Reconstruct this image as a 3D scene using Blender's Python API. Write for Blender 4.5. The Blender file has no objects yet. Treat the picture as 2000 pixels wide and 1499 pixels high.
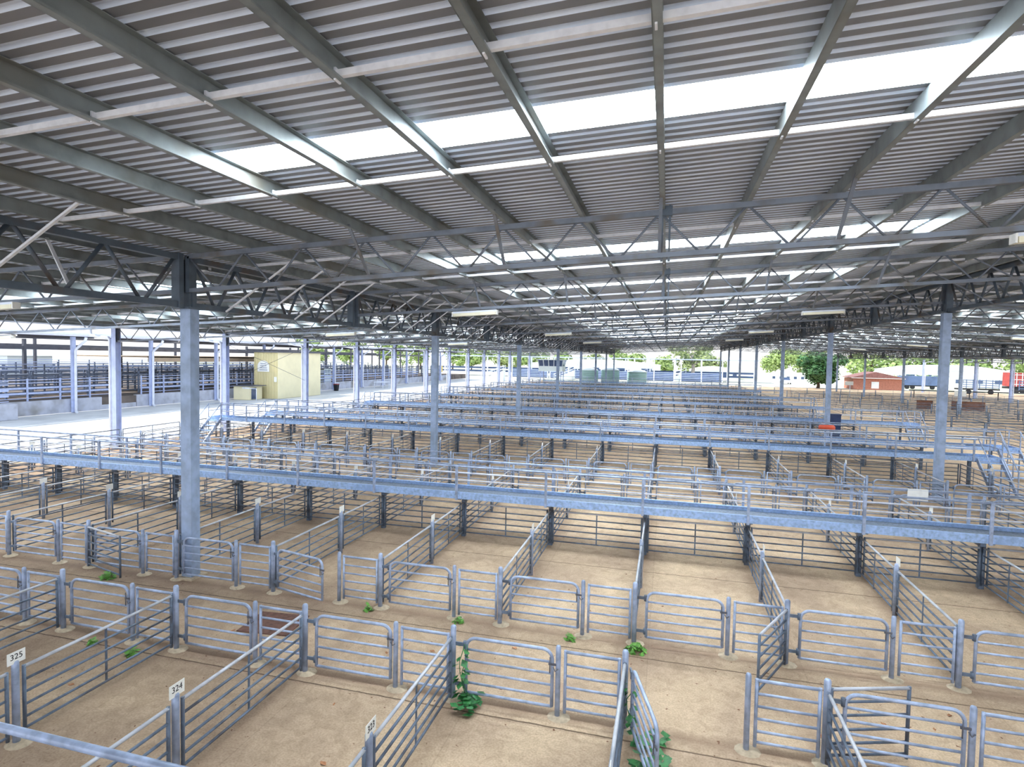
import bpy, math, random
from mathutils import Vector, Matrix
random.seed(11)
SC = bpy.context.scene
COL = SC.collection
PI = math.pi

# ------------------------------------------------------------------ camera
F_PX, YAW, PITCH, ROLL, EYE = 1139.7, 0.2589, 0.0438, 0.0189, 4.9
def cam_axes():
    cy, sy = math.cos(YAW), math.sin(YAW)
    f = Vector((-sy*math.cos(PITCH), cy*math.cos(PITCH), -math.sin(PITCH)))
    r = Vector((cy, sy, 0)); u = r.cross(f)
    c, s = math.cos(ROLL), math.sin(ROLL)
    return c*r+s*u, -s*r+c*u, f
CR, CU, CF = cam_axes()
CP = Vector((0, 0, EYE))
cam_d = bpy.data.cameras.new('camera'); cam = bpy.data.objects.new('camera', cam_d); COL.objects.link(cam)
cam_d.sensor_width = 36; cam_d.lens = F_PX*36/2000; cam_d.clip_end = 2000; cam_d.clip_start = .05
cam.matrix_world = Matrix(((CR.x, CU.x, -CF.x, CP.x), (CR.y, CU.y, -CF.y, CP.y), (CR.z, CU.z, -CF.z, CP.z), (0, 0, 0, 1)))
SC.camera = cam
def pix(p):
    q = Vector(p)-CP; d = q.dot(CF)
    if d < .2: return (1e6, 1e6, d)
    return (1000+F_PX*q.dot(CR)/d, 749.5-F_PX*q.dot(CU)/d, d)
def inview(pts, m=110):
    xs = [pix(p) for p in pts]
    ok = [q for q in xs if q[2] > .2]
    if not ok: return False
    return (min(q[0] for q in ok) < 2000+m and max(q[0] for q in ok) > -m and
            min(q[1] for q in ok) < 1499+m and max(q[1] for q in ok) > -m)

# ------------------------------------------------------------------ materials
def lin(c):
    return tuple(((v/255)/12.92 if v/255 <= .04045 else ((v/255+.055)/1.055)**2.4) for v in c)+(1,)
MATS = {}
def mat(name, rgb, rough=.6, metal=0., vary=.12, scale=6., rgb2=None, coarse=None, spec=.5, bump=0.):
    m = bpy.data.materials.new(name); m.use_nodes = True
    nt = m.node_tree; N = nt.nodes; L = nt.links
    b = N['Principled BSDF']
    b.inputs['Roughness'].default_value = rough; b.inputs['Metallic'].default_value = metal
    b.inputs['Specular IOR Level'].default_value = spec
    geo = N.new('ShaderNodeNewGeometry')
    no = N.new('ShaderNodeTexNoise'); no.inputs['Scale'].default_value = scale; no.inputs['Detail'].default_value = 4
    L.new(geo.outputs['Position'], no.inputs['Vector'])
    a = lin(rgb)
    dk = lin(rgb2) if rgb2 else tuple(v*(1-2.2*vary) for v in a[:3])+(1,)
    lt = tuple(min(1, v*(1+1.3*vary)) for v in a[:3])+(1,)
    cr = N.new('ShaderNodeValToRGB')
    cr.color_ramp.elements[0].position = .3; cr.color_ramp.elements[0].color = dk
    cr.color_ramp.elements[1].position = .7; cr.color_ramp.elements[1].color = lt
    e = cr.color_ramp.elements.new(.5); e.color = a
    L.new(no.outputs['Fac'], cr.inputs['Fac'])
    out = cr.outputs['Color']
    if coarse:
        n2 = N.new('ShaderNodeTexNoise'); n2.inputs['Scale'].default_value = coarse[1]; n2.inputs['Detail'].default_value = 3
        L.new(geo.outputs['Position'], n2.inputs['Vector'])
        r2 = N.new('ShaderNodeMapRange'); r2.inputs[1].default_value = .52; r2.inputs[2].default_value = .72
        L.new(n2.outputs['Fac'], r2.inputs[0])
        mx = N.new('ShaderNodeMix'); mx.data_type = 'RGBA'
        L.new(r2.outputs[0], mx.inputs['Factor']); L.new(out, mx.inputs[6]); mx.inputs[7].default_value = lin(coarse[0])
        out = mx.outputs[2]
    L.new(out, b.inputs['Base Color'])
    if bump:
        bp = N.new('ShaderNodeBump'); bp.inputs['Strength'].default_value = bump; bp.inputs['Distance'].default_value = .02
        L.new(no.outputs['Fac'], bp.inputs['Height']); L.new(bp.outputs[0], b.inputs['Normal'])
    MATS[name] = m
    return m
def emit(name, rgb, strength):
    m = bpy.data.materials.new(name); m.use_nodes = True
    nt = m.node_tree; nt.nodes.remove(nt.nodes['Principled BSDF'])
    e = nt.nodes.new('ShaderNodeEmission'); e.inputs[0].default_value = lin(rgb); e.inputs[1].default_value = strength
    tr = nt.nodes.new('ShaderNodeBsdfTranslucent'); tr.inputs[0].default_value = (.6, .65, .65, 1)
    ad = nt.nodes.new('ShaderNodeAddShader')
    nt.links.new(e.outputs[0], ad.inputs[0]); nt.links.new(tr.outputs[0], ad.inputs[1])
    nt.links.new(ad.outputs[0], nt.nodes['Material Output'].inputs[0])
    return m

GALV = mat('galvanised_pipe', (164, 178, 206), .38, .2, .14, 9, coarse=((126, 138, 160), 2.2))
GALVD = mat('galvanised_dull_pipe', (102, 116, 136), .48, .2, .18, 7, coarse=((76, 74, 78), 2.4))
RAILM = mat('pipe_painted_glint', (232, 234, 246), .35, .1, .1, 8)  # specular glint on the mid rails painted in as a near-white base colour
TOPR = mat('pale_top_rail', (190, 192, 200), .45, .1, .1, 8, coarse=((150, 156, 168), 2))  # top rails of the dull panels, paler than the rails below
BEAM = mat('galvanised_beam', (160, 188, 230), .45, .1, .13, 14, coarse=((140, 168, 212), 3))
DECK = mat('grating_steel', (120, 128, 142), .6, .2, .2, 22)
COLM = mat('column_galvanised', (156, 174, 204), .5, .1, .1, 5, coarse=((134, 148, 168), 1.2))
WHITE = mat('white_paint', (226, 232, 246), .5, 0, .04, 4)
PAINTW = mat('pale_steel_paint', (186, 200, 238), .5, 0, .06, 4)
TRUSS = mat('truss_grey_paint', (118, 126, 140), .55, .1, .1, 3, coarse=((106, 100, 94), 1.6))
TRUSSD = mat('girder_grey_paint', (84, 96, 110), .55, .1, .12, 3, coarse=((92, 78, 66), 1.4))
PURL = mat('purlin_zinc', (140, 148, 150), .45, .25, .12, 3, coarse=((124, 122, 114), .9))
BRID = mat('bridging_zinc', (240, 242, 250), .4, .1, .05, 10)
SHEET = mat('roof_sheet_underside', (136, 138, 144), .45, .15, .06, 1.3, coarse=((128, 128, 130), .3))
RIB = mat('roof_rib_underside', (222, 234, 252), .4, .05, .04, 1.3)  # paler than SHEET: light caught by the ribs painted into their colour
SKYL = emit('translucent_roof_sheet', (236, 246, 255), 16.)  # emission added to stand for daylight coming through the sheets
TUBE = mat('fluorescent_cover', (236, 230, 206), .4, 0, .05, 3)
PLATE = mat('white_plate', (244, 244, 240), .5, 0, .03, 9)
INK = mat('black_ink', (24, 24, 28), .7, 0, .02, 9)
RUST = mat('rusty_plate', (104, 70, 58), .8, .1, .2, 12)
FOOT = mat('footing_concrete', (184, 166, 142), .9, 0, .1, 18, bump=.3)
CREAM = mat('cream_cladding', (240, 232, 196), .6, 0, .03, 1)
CREAMD = mat('cream_cladding_ribbed', (204, 192, 142), .6, 0, .04, 1)
ROOFD = mat('dark_roof_edge', (92, 94, 104), .6, 0, .1, 2)
WALLC = mat('weathered_concrete', (196, 200, 214), .85, 0, .1, 1.5, coarse=((150, 146, 140), .5))
GLASS = mat('dark_glass', (66, 84, 116), .15, 0, .1, 3)
LEAF = mat('leaf_green', (70, 140, 52), .6, 0, .3, 3, rgb2=(34, 92, 30))
LEAFD = mat('leaf_dark_green', (64, 108, 62), .6, 0, .3, .8, rgb2=(26, 62, 32))
LEAFL = mat('leaf_sunny_green', (150, 172, 104), .6, 0, .2, .8, rgb2=(104, 132, 78))
LEAFG = mat('leaf_grey_green', (150, 164, 110), .6, 0, .2, .8, rgb2=(110, 128, 84))
BARK = mat('pale_bark', (212, 200, 188), .8, 0, .12, 2)
BARKD = mat('brown_bark', (96, 80, 66), .9, 0, .2, 3)
DRY = mat('dry_leaf', (176, 122, 84), .8, 0, .2, 20)
TANK = mat('green_tank', (150, 186, 186), .6, 0, .05, .8)
BRICK = mat('red_brick', (172, 116, 98), .8, 0, .1, 4)
TERRA = mat('brick_gable', (140, 100, 96), .8, 0, .1, 3)
SHEDW = mat('white_roof_sheet', (228, 238, 240), .5, 0, .04, .4)
BLUE = mat('blue_grey_paint', (88, 110, 150), .5, 0, .12, 1)
NAVY = mat('navy_plastic', (36, 58, 104), .5, 0, .1, 2)
RED = mat('red_paint', (168, 62, 62), .5, 0, .1, 2)
YEL = mat('yellow_paint', (232, 190, 40), .5, 0, .05, 2)
ORNG = mat('orange_plastic', (232, 92, 60), .5, 0, .06, 2)
PLY = mat('brown_plywood', (126, 84, 62), .8, 0, .15, 2)
RUBBER = mat('black_rubber', (36, 38, 44), .8, 0, .05, 3)
YARDR = mat('yard_rail', (112, 124, 146), .5, .2, .18, 2)
DIRT = mat('dark_yard_ground', (116, 106, 100), .95, 0, .2, .7)

def floor_material():
    m = bpy.data.materials.new('sandy_concrete'); m.use_nodes = True
    nt = m.node_tree; N = nt.nodes; L = nt.links; b = N['Principled BSDF']
    b.inputs['Roughness'].default_value = .9; b.inputs['Specular IOR Level'].default_value = .25
    geo = N.new('ShaderNodeNewGeometry')
    def noise(s, d=5, dist=0.):
        n = N.new('ShaderNodeTexNoise'); n.inputs['Scale'].default_value = s; n.inputs['Detail'].default_value = d
        n.inputs['Distortion'].default_value = dist
        L.new(geo.outputs['Position'], n.inputs['Vector']); return n
    def ramp(src, p0, c0, p1, c1):
        r = N.new('ShaderNodeValToRGB'); r.color_ramp.elements[0].position = p0; r.color_ramp.elements[0].color = c0
        r.color_ramp.elements[1].position = p1; r.color_ramp.elements[1].color = c1
        L.new(src, r.inputs['Fac']); return r.outputs['Color']
    def mixc(fac, a, bb, mode='MIX'):
        x = N.new('ShaderNodeMix'); x.data_type = 'RGBA'; x.blend_type = mode
        if hasattr(fac, 'links'): L.new(fac, x.inputs['Factor'])
        else: x.inputs['Factor'].default_value = fac
        for k, v in ((6, a), (7, bb)):
            if hasattr(v, 'links'): L.new(v, x.inputs[k])
            else: x.inputs[k].default_value = v
        return x.outputs[2]
    base = ramp(noise(.55, 4, .6).outputs['Fac'], .32, lin((178, 154, 132)), .68, lin((214, 189, 160)))
    speck = ramp(noise(38, 3).outputs['Fac'], .36, (.84, .81, .78, 1), .6, (1.04, 1.03, 1.02, 1))
    mid = ramp(noise(4.5, 6, 1.2).outputs['Fac'], .3, (.82, .8, .78, 1), .62, (1.03, 1.03, 1.03, 1))
    c = mixc(1., base, speck, 'MULTIPLY'); c = mixc(1., c, mid, 'MULTIPLY')
    spots = ramp(noise(11, 2).outputs['Fac'], .70, (0, 0, 0, 1), .74, (1, 1, 1, 1))
    c = mixc(spots, c, lin((120, 84, 62)))
    sep = N.new('ShaderNodeSeparateXYZ'); L.new(geo.outputs['Position'], sep.inputs[0])
    def mth(op, a, bb):
        x = N.new('ShaderNodeMath'); x.operation = op
        for k, v in ((0, a), (1, bb)):
            if hasattr(v, 'links'): L.new(v, x.inputs[k])
            else: x.inputs[k].default_value = v
        return x.outputs[0]
    jog = noise(7, 2)
    ywob = mth('ADD', sep.outputs['Y'], mth('MULTIPLY', mth('SUBTRACT', jog.outputs['Fac'], .5), .03))
    tot = None
    def line(coord, off, per, w):
        t = mth('SUBTRACT', mth('MODULO', mth('ADD', coord, 400*per-off+per/2), per), per/2)
        return mth('LESS_THAN', mth('ABSOLUTE', t, 0), w)
    for off, w in ((7.46, .014), (9.66, .013), (13.7, .014), (4.3, .01)):
        l = line(ywob, off, 12.62, w); tot = l if tot is None else mth('MAXIMUM', tot, l)
    xl = mth('MULTIPLY', line(sep.outputs['X'], -12.497+.25, 2.4162, .008), .2)
    tot = mth('MAXIMUM', tot, xl)
    c = mixc(mth('MULTIPLY', tot, .8), c, lin((86, 66, 52)))
    # darker brown bands along the gate lines and under the pen dividers
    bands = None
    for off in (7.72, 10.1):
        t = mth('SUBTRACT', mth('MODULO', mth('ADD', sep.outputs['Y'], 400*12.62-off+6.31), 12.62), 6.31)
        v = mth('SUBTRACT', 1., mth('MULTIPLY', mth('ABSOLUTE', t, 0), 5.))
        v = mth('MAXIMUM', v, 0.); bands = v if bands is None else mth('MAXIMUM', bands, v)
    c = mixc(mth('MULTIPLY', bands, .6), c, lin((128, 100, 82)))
    t = mth('SUBTRACT', mth('MODULO', mth('ADD', sep.outputs['X'], 400*2.4162+12.497+1.2081), 2.4162), 1.2081)
    v = mth('MAXIMUM', mth('SUBTRACT', 1., mth('MULTIPLY', mth('ABSOLUTE', t, 0), 3.5)), 0.)
    c = mixc(mth('MULTIPLY', v, .3), c, lin((140, 112, 92)))
    # uneven daylight painted into the floor colour, left-hand near pens darker
    gx = N.new('ShaderNodeMapRange'); gx.inputs[1].default_value = -11; gx.inputs[2].default_value = -1.5; gx.inputs[3].default_value = 1.; gx.inputs[4].default_value = 0.
    L.new(mth('ADD', sep.outputs['X'], mth('MULTIPLY', mth('SUBTRACT', noise(.35, 3).outputs['Fac'], .5), 9.)), gx.inputs[0])
    gy = N.new('ShaderNodeMapRange'); gy.inputs[1].default_value = 12; gy.inputs[2].default_value = 26.; gy.inputs[3].default_value = 1.; gy.inputs[4].default_value = .25
    L.new(sep.outputs['Y'], gy.inputs[0])
    c = mixc(mth('MULTIPLY', gx.outputs[0], gy.outputs[0]), c, mixc(1., c, (.62, .6, .6, 1), 'MULTIPLY'))
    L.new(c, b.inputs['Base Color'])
    return m
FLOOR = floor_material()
ROAD = mat('sunlit_road', (206, 206, 206), .9, 0, .08, .6)
GRND = mat('pale_ground', (214, 212, 196), .95, 0, .08, .12, coarse=((176, 190, 130), .03))

# ------------------------------------------------------------------ mesh builder
class MB:
    def __init__(s): s.v = []; s.f = []; s.sm = []; s.mi = []
    def add(s, vs, fs, smooth=False, mi=0):
        o = len(s.v); s.v += [tuple(p) for p in vs]
        for f in fs: s.f.append(tuple(i+o for i in f)); s.sm.append(smooth); s.mi.append(mi)
        return s
    def box(s, c, d, rz=0., mi=0):
        x, y, z = d[0]/2, d[1]/2, d[2]/2; ca, sa = math.cos(rz), math.sin(rz)
        vs = []
        for a, b_, c_ in ((-1,-1,-1),(1,-1,-1),(1,1,-1),(-1,1,-1),(-1,-1,1),(1,-1,1),(1,1,1),(-1,1,1)):
            X, Y = a*x, b_*y
            vs.append((c[0]+X*ca-Y*sa, c[1]+X*sa+Y*ca, c[2]+c_*z))
        return s.add(vs, ((3,2,1,0),(4,5,6,7),(0,1,5,4),(1,2,6,5),(2,3,7,6),(3,0,4,7)), False, mi)
    def bar(s, a, b, w, h, up=(0, 0, 1)):
        a, b = Vector(a), Vector(b); t = (b-a).normalized(); u = Vector(up)
        if abs(t.dot(u)) > .98: u = Vector((0, 1, 0))
        r = t.cross(u).normalized(); u = r.cross(t)
        vs = [p+r*(i*w/2)+u*(j*h/2) for p in (a, b) for i, j in ((-1,-1),(1,-1),(1,1),(-1,1))]
        return s.add(vs, ((0,1,2,3),(7,6,5,4),(0,4,5,1),(1,5,6,2),(2,6,7,3),(3,7,4,0)))
    def tube(s, pts, r, n=8, closed=False):
        P = [Vector(p) for p in pts]; m = len(P); rings = []
        prev = None
        for i in range(m):
            if closed: t = (P[(i+1) % m]-P[i-1]).normalized()
            elif i == 0: t = (P[1]-P[0]).normalized()
            elif i == m-1: t = (P[-1]-P[-2]).normalized()
            else: t = ((P[i+1]-P[i]).normalized()+(P[i]-P[i-1]).normalized()).normalized()
            if prev is None:
                ref = Vector((0, 0, 1)) if abs(t.z) < .9 else Vector((1, 0, 0))
                nrm = t.cross(ref).normalized()
            else:
                nrm = (prev-t*prev.dot(t)).normalized()
            prev = nrm; bn = t.cross(nrm)
            rr = r[i] if isinstance(r, (list, tuple)) else r
            rings.append([P[i]+nrm*(rr*math.cos(2*PI*k/n))+bn*(rr*math.sin(2*PI*k/n)) for k in range(n)])
        o = len(s.v); s.v += [tuple(p) for R_ in rings for p in R_]
        for i in range(m if closed else m-1):
            j = (i+1) % m
            for k in range(n):
                k2 = (k+1) % n
                s.f.append((o+i*n+k, o+i*n+k2, o+j*n+k2, o+j*n+k)); s.sm.append(True); s.mi.append(0)
        if not closed:
            s.f.append(tuple(o+k for k in reversed(range(n)))); s.sm.append(False); s.mi.append(0)
            s.f.append(tuple(o+(m-1)*n+k for k in range(n))); s.sm.append(False); s.mi.append(0)
        return s
    def lathe(s, prof, c=(0, 0, 0), n=20):
        o = len(s.v)
        for r, z in prof:
            for k in range(n): s.v.append((c[0]+r*math.cos(2*PI*k/n), c[1]+r*math.sin(2*PI*k/n), c[2]+z))
        for i in range(len(prof)-1):
            for k in range(n):
                k2 = (k+1) % n
                s.f.append((o+i*n+k, o+i*n+k2, o+(i+1)*n+k2, o+(i+1)*n+k)); s.sm.append(True); s.mi.append(0)
        s.f.append(tuple(o+k for k in reversed(range(n)))); s.sm.append(False); s.mi.append(0)
        l = o+(len(prof)-1)*n
        s.f.append(tuple(l+k for k in range(n))); s.sm.append(False); s.mi.append(0)
        return s
    def quad(s, a, b, c, d, mi=0): return s.add((a, b, c, d), ((0, 1, 2, 3),), False, mi)
    def mesh(s, name, *mats):
        me = bpy.data.meshes.new(name); me.from_pydata(s.v, [], s.f)
        me.polygons.foreach_set('use_smooth', s.sm)
        if any(s.mi): me.polygons.foreach_set('material_index', s.mi)
        for m in mats: me.materials.append(m)
        me.update(); return me

def link(name, data, parent=None, loc=(0, 0, 0), rz=0.):
    o = bpy.data.objects.new(name, data); COL.objects.link(o)
    o.location = loc; o.rotation_euler = (0, 0, rz)
    if parent: o.parent = parent
    return o
def tag(o, label, cat, group=None, kind=None):
    o['label'] = label; o['category'] = cat
    if group: o['group'] = group
    if kind: o['kind'] = kind
    return o
def struct(name, mb, *m):
    o = link(name, mb.mesh(name, *m)); o['kind'] = 'structure'; return o
def single(name, mb, m, label, cat, group=None, loc=(0, 0, 0), rz=0., kind=None):
    return tag(link(name, mb.mesh(name, m), None, loc, rz), label, cat, group, kind)
def empty(name, loc, label, cat, group=None, rz=0.):
    o = link(name, None, None, loc, rz); o.empty_display_size = .2
    return tag(o, label, cat, group)
def part(name, mb, m, parent): return link(name, mb.mesh(name, m), parent)
# a prototype is a list of (part name, mesh, sub-parts); spawn copies each part object, sharing its mesh
def spawn(name, proto, loc, rz, label, cat, group, sx=None):
    root = empty(name, loc, label, cat, group, rz)
    for pn, me, subs in proto:
        c = link(pn, me, root)
        for sn, sm in subs: link(sn, sm, c)
    return root
ORD = ('first second third fourth fifth sixth seventh eighth ninth tenth eleventh twelfth thirteenth fourteenth fifteenth sixteenth '
       'seventeenth eighteenth nineteenth twentieth').split()
def nth(i):
    if i < 20: return ORD[i]
    t = ('twenty', 'thirty', 'forty', 'fifty', 'sixty')[(i+1)//10-2]; u = (i+1) % 10
    return t+'-'+ORD[u-1] if u else {'twenty': 'twentieth', 'thirty': 'thirtieth', 'forty': 'fortieth', 'fifty': 'fiftieth', 'sixty': 'sixtieth'}[t]

# ------------------------------------------------------------------ layout numbers (metres)
X0, P = -12.497, 2.4162
def XN(n): return X0+P*n
XL, XR, X17, XE, XER = -9.9, 9.53, 29.0, -26.4, 45.4
ROWS = [1.9, 10.2, 17.1, 24.05, 31.6, 39.2, 46.65, 54.1, 61.7, 69.3, 76.75, 84.2, 91.7, 99.2, 106.6, 114.0]
EROWS = [2.2, 9.1, 16.0, 22.95, 30.4, 38.7, 46.3, 53.6, 61.7, 68.9, 76.1, 83.3, 91.3, 98.2, 105.5, 113.0]
YEND = 114.6
def zt(x):
    return 7.433+.0501*(x if x <= XR else 2*XR-x)

# ------------------------------------------------------------------ ground, road, floor
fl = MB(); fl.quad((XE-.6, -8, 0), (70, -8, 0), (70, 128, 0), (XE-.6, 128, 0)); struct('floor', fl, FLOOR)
g = MB(); g.quad((-44.9, -8, -.02), (XE-.6, -8, -.02), (XE-.6, 128, -.02), (-44.9, 128, -.02)); struct('road', g, ROAD)
g = MB()
g.quad((-300, 128, -.03), (300, 128, -.03), (300, 700, -.03), (-300, 700, -.03))
g.quad((70, -8, -.03), (300, -8, -.03), (300, 128, -.03), (70, 128, -.03)); struct('ground', g, GRND)
g = MB(); g.box((-88, 70, .5), (86, 116, 1.0)); struct('yard_terrace_ground', g, DIRT)

# ------------------------------------------------------------------ roof sheeting with translucent strips
PITCHR = .19
strips = []
meas = {0: (6.18, 6.91), 1: (14.05, 14.95), 2: (20.45, 21.25), 3: (28.1, 28.9), 4: (35.9, 36.7), 5: (42.1, 42.95)}
for i in range(len(ROWS)-1):
    if i in meas: a, b = meas[i]
    else:
        c = (ROWS[i]+ROWS[i+1])/2; a, b = c-.3, c+.3
    strips.append((a, b))
YB = -5.0
snap = lambda y: round((y-YB)/PITCHR)
XBR = [-27.2, -23.6, -13.0, -5.9, 5.15, XR, 2*XR-5.15, 2*XR+5.9, 2*XR+13.0, 2*XR+23.6, 46.2]
LIT = {1, 3, 6, 8}
roof = MB()
def ztop(x): return zt(x)+.235
NR = snap(YEND)
prof = ((0, 0), (.105, 0), (.122, .03), (.173, .03), (.19, 0))
def sheet(xa, xb, i0, i1):
    ys = [(YB+i*PITCHR+dy, dz) for i in range(i0, i1) for dy, dz in prof[:-1]]+[(YB+i1*PITCHR, 0)]
    o = len(roof.v)
    for y, dz in ys: roof.v += [(xa, y, ztop(xa)+dz), (xb, y, ztop(xb)+dz)]
    for k in range(len(ys)-1):
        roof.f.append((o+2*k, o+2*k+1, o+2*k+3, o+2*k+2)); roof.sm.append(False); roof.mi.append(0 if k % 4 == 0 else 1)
for j in range(len(XBR)-1):
    xa, xb = XBR[j], XBR[j+1]; cur = 0
    if j in LIT:
        for a, b in strips:
            ia, ib = snap(a), snap(b)
            sheet(xa, xb, cur, ia); cur = ib
    sheet(xa, xb, cur, NR)
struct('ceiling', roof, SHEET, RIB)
BAYN = {1: 'left outer bay', 3: 'centre bay', 6: 'first bay right of the ridge', 8: 'outer right bay'}
for j in sorted(LIT):
    vis = 0
    for i, (a, b) in enumerate(strips):
        xa, xb = XBR[j], XBR[j+1]; ya, yb = YB+snap(a)*PITCHR, YB+snap(b)*PITCHR
        if not inview([(xa, ya, ztop(xa)), (xb, yb, ztop(xb)), ((xa+xb)/2, ya, ztop((xa+xb)/2))], 900): continue
        m = MB(); m.add([(xa, ya, ztop(xa)), (xb, ya, ztop(xb)), (xb, yb, ztop(xb)), (xa, yb, ztop(xa)),
                         (xa, ya, ztop(xa)+.02), (xb, ya, ztop(xb)+.02), (xb, yb, ztop(xb)+.02), (xa, yb, ztop(xa)+.02)],
                        ((3,2,1,0),(4,5,6,7),(0,1,5,4),(1,2,6,5),(2,3,7,6),(3,0,4,7)))
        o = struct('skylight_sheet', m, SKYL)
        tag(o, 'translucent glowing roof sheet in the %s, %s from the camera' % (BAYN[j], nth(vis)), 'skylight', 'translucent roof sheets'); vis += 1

# ------------------------------------------------------------------ purlins and bridging
ks = [(-.1838+1.3476*k) for k in range(-20, 8)]
pxs = [(x, 1) for x in ks]+[(2*XR-x, -1) for x in ks]
pxs.sort()
for i, (x, sgn) in enumerate(pxs):
    m = MB(); z = zt(x); y0, y1 = -4.6, YEND-.1; w, h, t = .075*sgn, .215, .006
    m.box((x, (y0+y1)/2, z+h/2), (t, y1-y0, h))
    m.box((x+w/2, (y0+y1)/2, z+t/2), (abs(w), y1-y0, t)); m.box((x+w/2, (y0+y1)/2, z+h-t/2), (abs(w), y1-y0, t))
    m.box((x+w, (y0+y1)/2, z+.012), (t, y1-y0, .02))
    k = sum(1 for q, _ in pxs if (q < XR) == (x < XR) and abs(q-XR) < abs(x-XR))
    single('roof_purlin', m, PURL, 'long zinc roof purlin under the sheeting, %s %s of the ridge' % (nth(k), 'left' if x < XR else 'right'), 'purlin', 'roof purlins')
bspan = [('left outer bay', -25.8, -11.0), ('centre bay', -9.62, 9.25), ('bay right of the ridge', 2*XR-9.25, 2*XR+9.62), ('outer right bay', 2*XR+11, 44.8)]
bm = {0: (4.62, 7.36), 1: (12.03, 16.0), 2: (19.0, 22.4)}
for bn, xa, xb in bspan:
    c = 0
    for i in range(len(ROWS)-1):
        a, b = strips[i]
        yy = bm.get(i, (a-1.15, b+.75))
        if i == 1: yy = (12.05, 15.75)
        for y in yy:
            if not inview([(xa, y, zt(xa)), (xb, y, zt(xb)), ((xa+xb)/2, y, zt((xa+xb)/2))], 60): continue
            m = MB(); m.bar((xa, y, zt(xa)+.05), (xb, y, zt(xb)+.05), .05, .06)
            for x, s_ in pxs:
                if xa-.1 < x < xb+.1: m.box((x+.03*s_, y, zt(x)+.04), (.02, .09, .11))
            single('purlin_bridging', m, BRID, 'pale steel bridging bar across purlins in %s, %s from the camera' % (bn, nth(c)), 'bridging bar', 'bridging bars'); c += 1

# ------------------------------------------------------------------ trusses
def truss(xa, ya, xb, yb, label, nseg, detail, depth=.75):
    root = empty('roof_truss', (xa, ya, 0), label, 'roof truss', 'cross trusses under the roof')
    A = Vector((0, 0, zt(xa)-.045)); B = Vector((xb-xa, yb-ya, zt(xb)-.045)); D = Vector((0, 0, -depth+.04))
    m = MB(); m.bar(A, B, .1, .09); part('top_chord', m, TRUSS, root)
    m = MB(); m.bar(A+D, B+D, .09, .08); part('bottom_chord', m, TRUSS, root)
    web = MB()
    r = .021 if detail else .024
    for k in range(nseg):
        p0 = A.lerp(B, k/nseg); p1 = A.lerp(B, (k+1)/nseg); q = A.lerp(B, (k+.5)/nseg)+D
        for s_, e in ((p0, q+Vector((-.03, 0, 0))), (q+Vector((.03, 0, 0)), p1)):
            w = web if not detail else MB()
            w.tube((s_, e), r, 6 if detail else 4)
            if detail: part('web_bar', w, TRUSS, root)
    if not detail: part('web', web, TRUSS, root)
    for q_ in (A, B):
        e = MB(); e.box(tuple(q_-Vector((0, 0, depth/2))), (.1, .1, depth)); part('end_plate', e, TRUSSD, root)
    return root
for i, y in enumerate(ROWS):
    if i == 0: continue
    t = truss(XL+.12, y, XR-.12, y, 'grey steel roof truss spanning the centre bay, %s from the camera' % nth(i-1), 14, i <= 3)
    if 1 <= i <= 7:
        xm = (XL+XR)/2+.1; zc = zt(xm)
        s = MB(); o = Vector((xm-XL-.12, 0, 0))
        for dx in (-.06, .06): s.bar((o.x+dx, 0, zc+.08), (o.x+dx, 0, zc-.86), .035, .03)
        s.box((o.x, 0, zc-.03), (.2, .12, .16)); part('splice_hanger', s, TRUSSD, t)
    if i >= 1: truss(XE+.1, EROWS[i], XL-.12, y, 'grey steel truss spanning the left outer bay, %s from the camera' % nth(i-1), 12, i in (1, 2, 3))
    if i >= 3: truss(XR+.12, y, X17-.12, y, 'grey steel truss spanning the bay right of the ridge, %s from the camera' % nth(i-3), 14, False)
    if i >= 6: truss(X17+.12, y, XER-.1, y, 'grey steel truss spanning the outer right bay, %s from the camera' % nth(i-6), 12, False)

def girder(x, ya, yb, label, detail):
    root = empty('girder_truss', (x, ya, 0), label, 'girder truss', 'girder trusses along the column lines')
    zT = zt(x)-.07; zB = zT-.98; Lg = yb-ya
    m = MB(); m.bar((0, .1, zT), (0, Lg-.1, zT), .13, .12); part('top_chord', m, TRUSSD, root)
    m = MB(); m.bar((0, .1, zB), (0, Lg-.1, zB), .13, .12); part('bottom_chord', m, TRUSSD, root)
    for yy in (.17, Lg-.17):
        m = MB(); m.box((0, yy, (zT+zB)/2), (.2, .12, zT-zB+.16)); part('end_plate', m, TRUSSD, root)
    n = 5; web = MB()
    for k in range(n):
        s_ = .25+(Lg-.5)*k/n; e = .25+(Lg-.5)*(k+1)/n; c = (s_+e)/2
        for a, b in (((0, s_, zT), (0, c-.04, zB)), ((0, c+.04, zB), (0, e, zT))):
            w = MB() if detail else web
            w.tube((a, b), .036, 7 if detail else 5)
            if detail: part('web_bar', w, TRUSSD, root)
    if not detail: part('web', web, TRUSSD, root)
for i in range(len(ROWS)-1):
    girder(XL, ROWS[i], ROWS[i+1], 'dark grey girder truss along the left column line, %s from the camera' % nth(i), i <= 2)
    if i >= 2: girder(XR, ROWS[i], ROWS[i+1], 'dark grey girder truss along the ridge column line, %s from the camera' % nth(i-2), i in (2, 3))
    if i >= 5: girder(X17, ROWS[i], ROWS[i+1], 'dark grey girder truss along the far right column line, %s from the camera' % nth(i-5), False)
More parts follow.
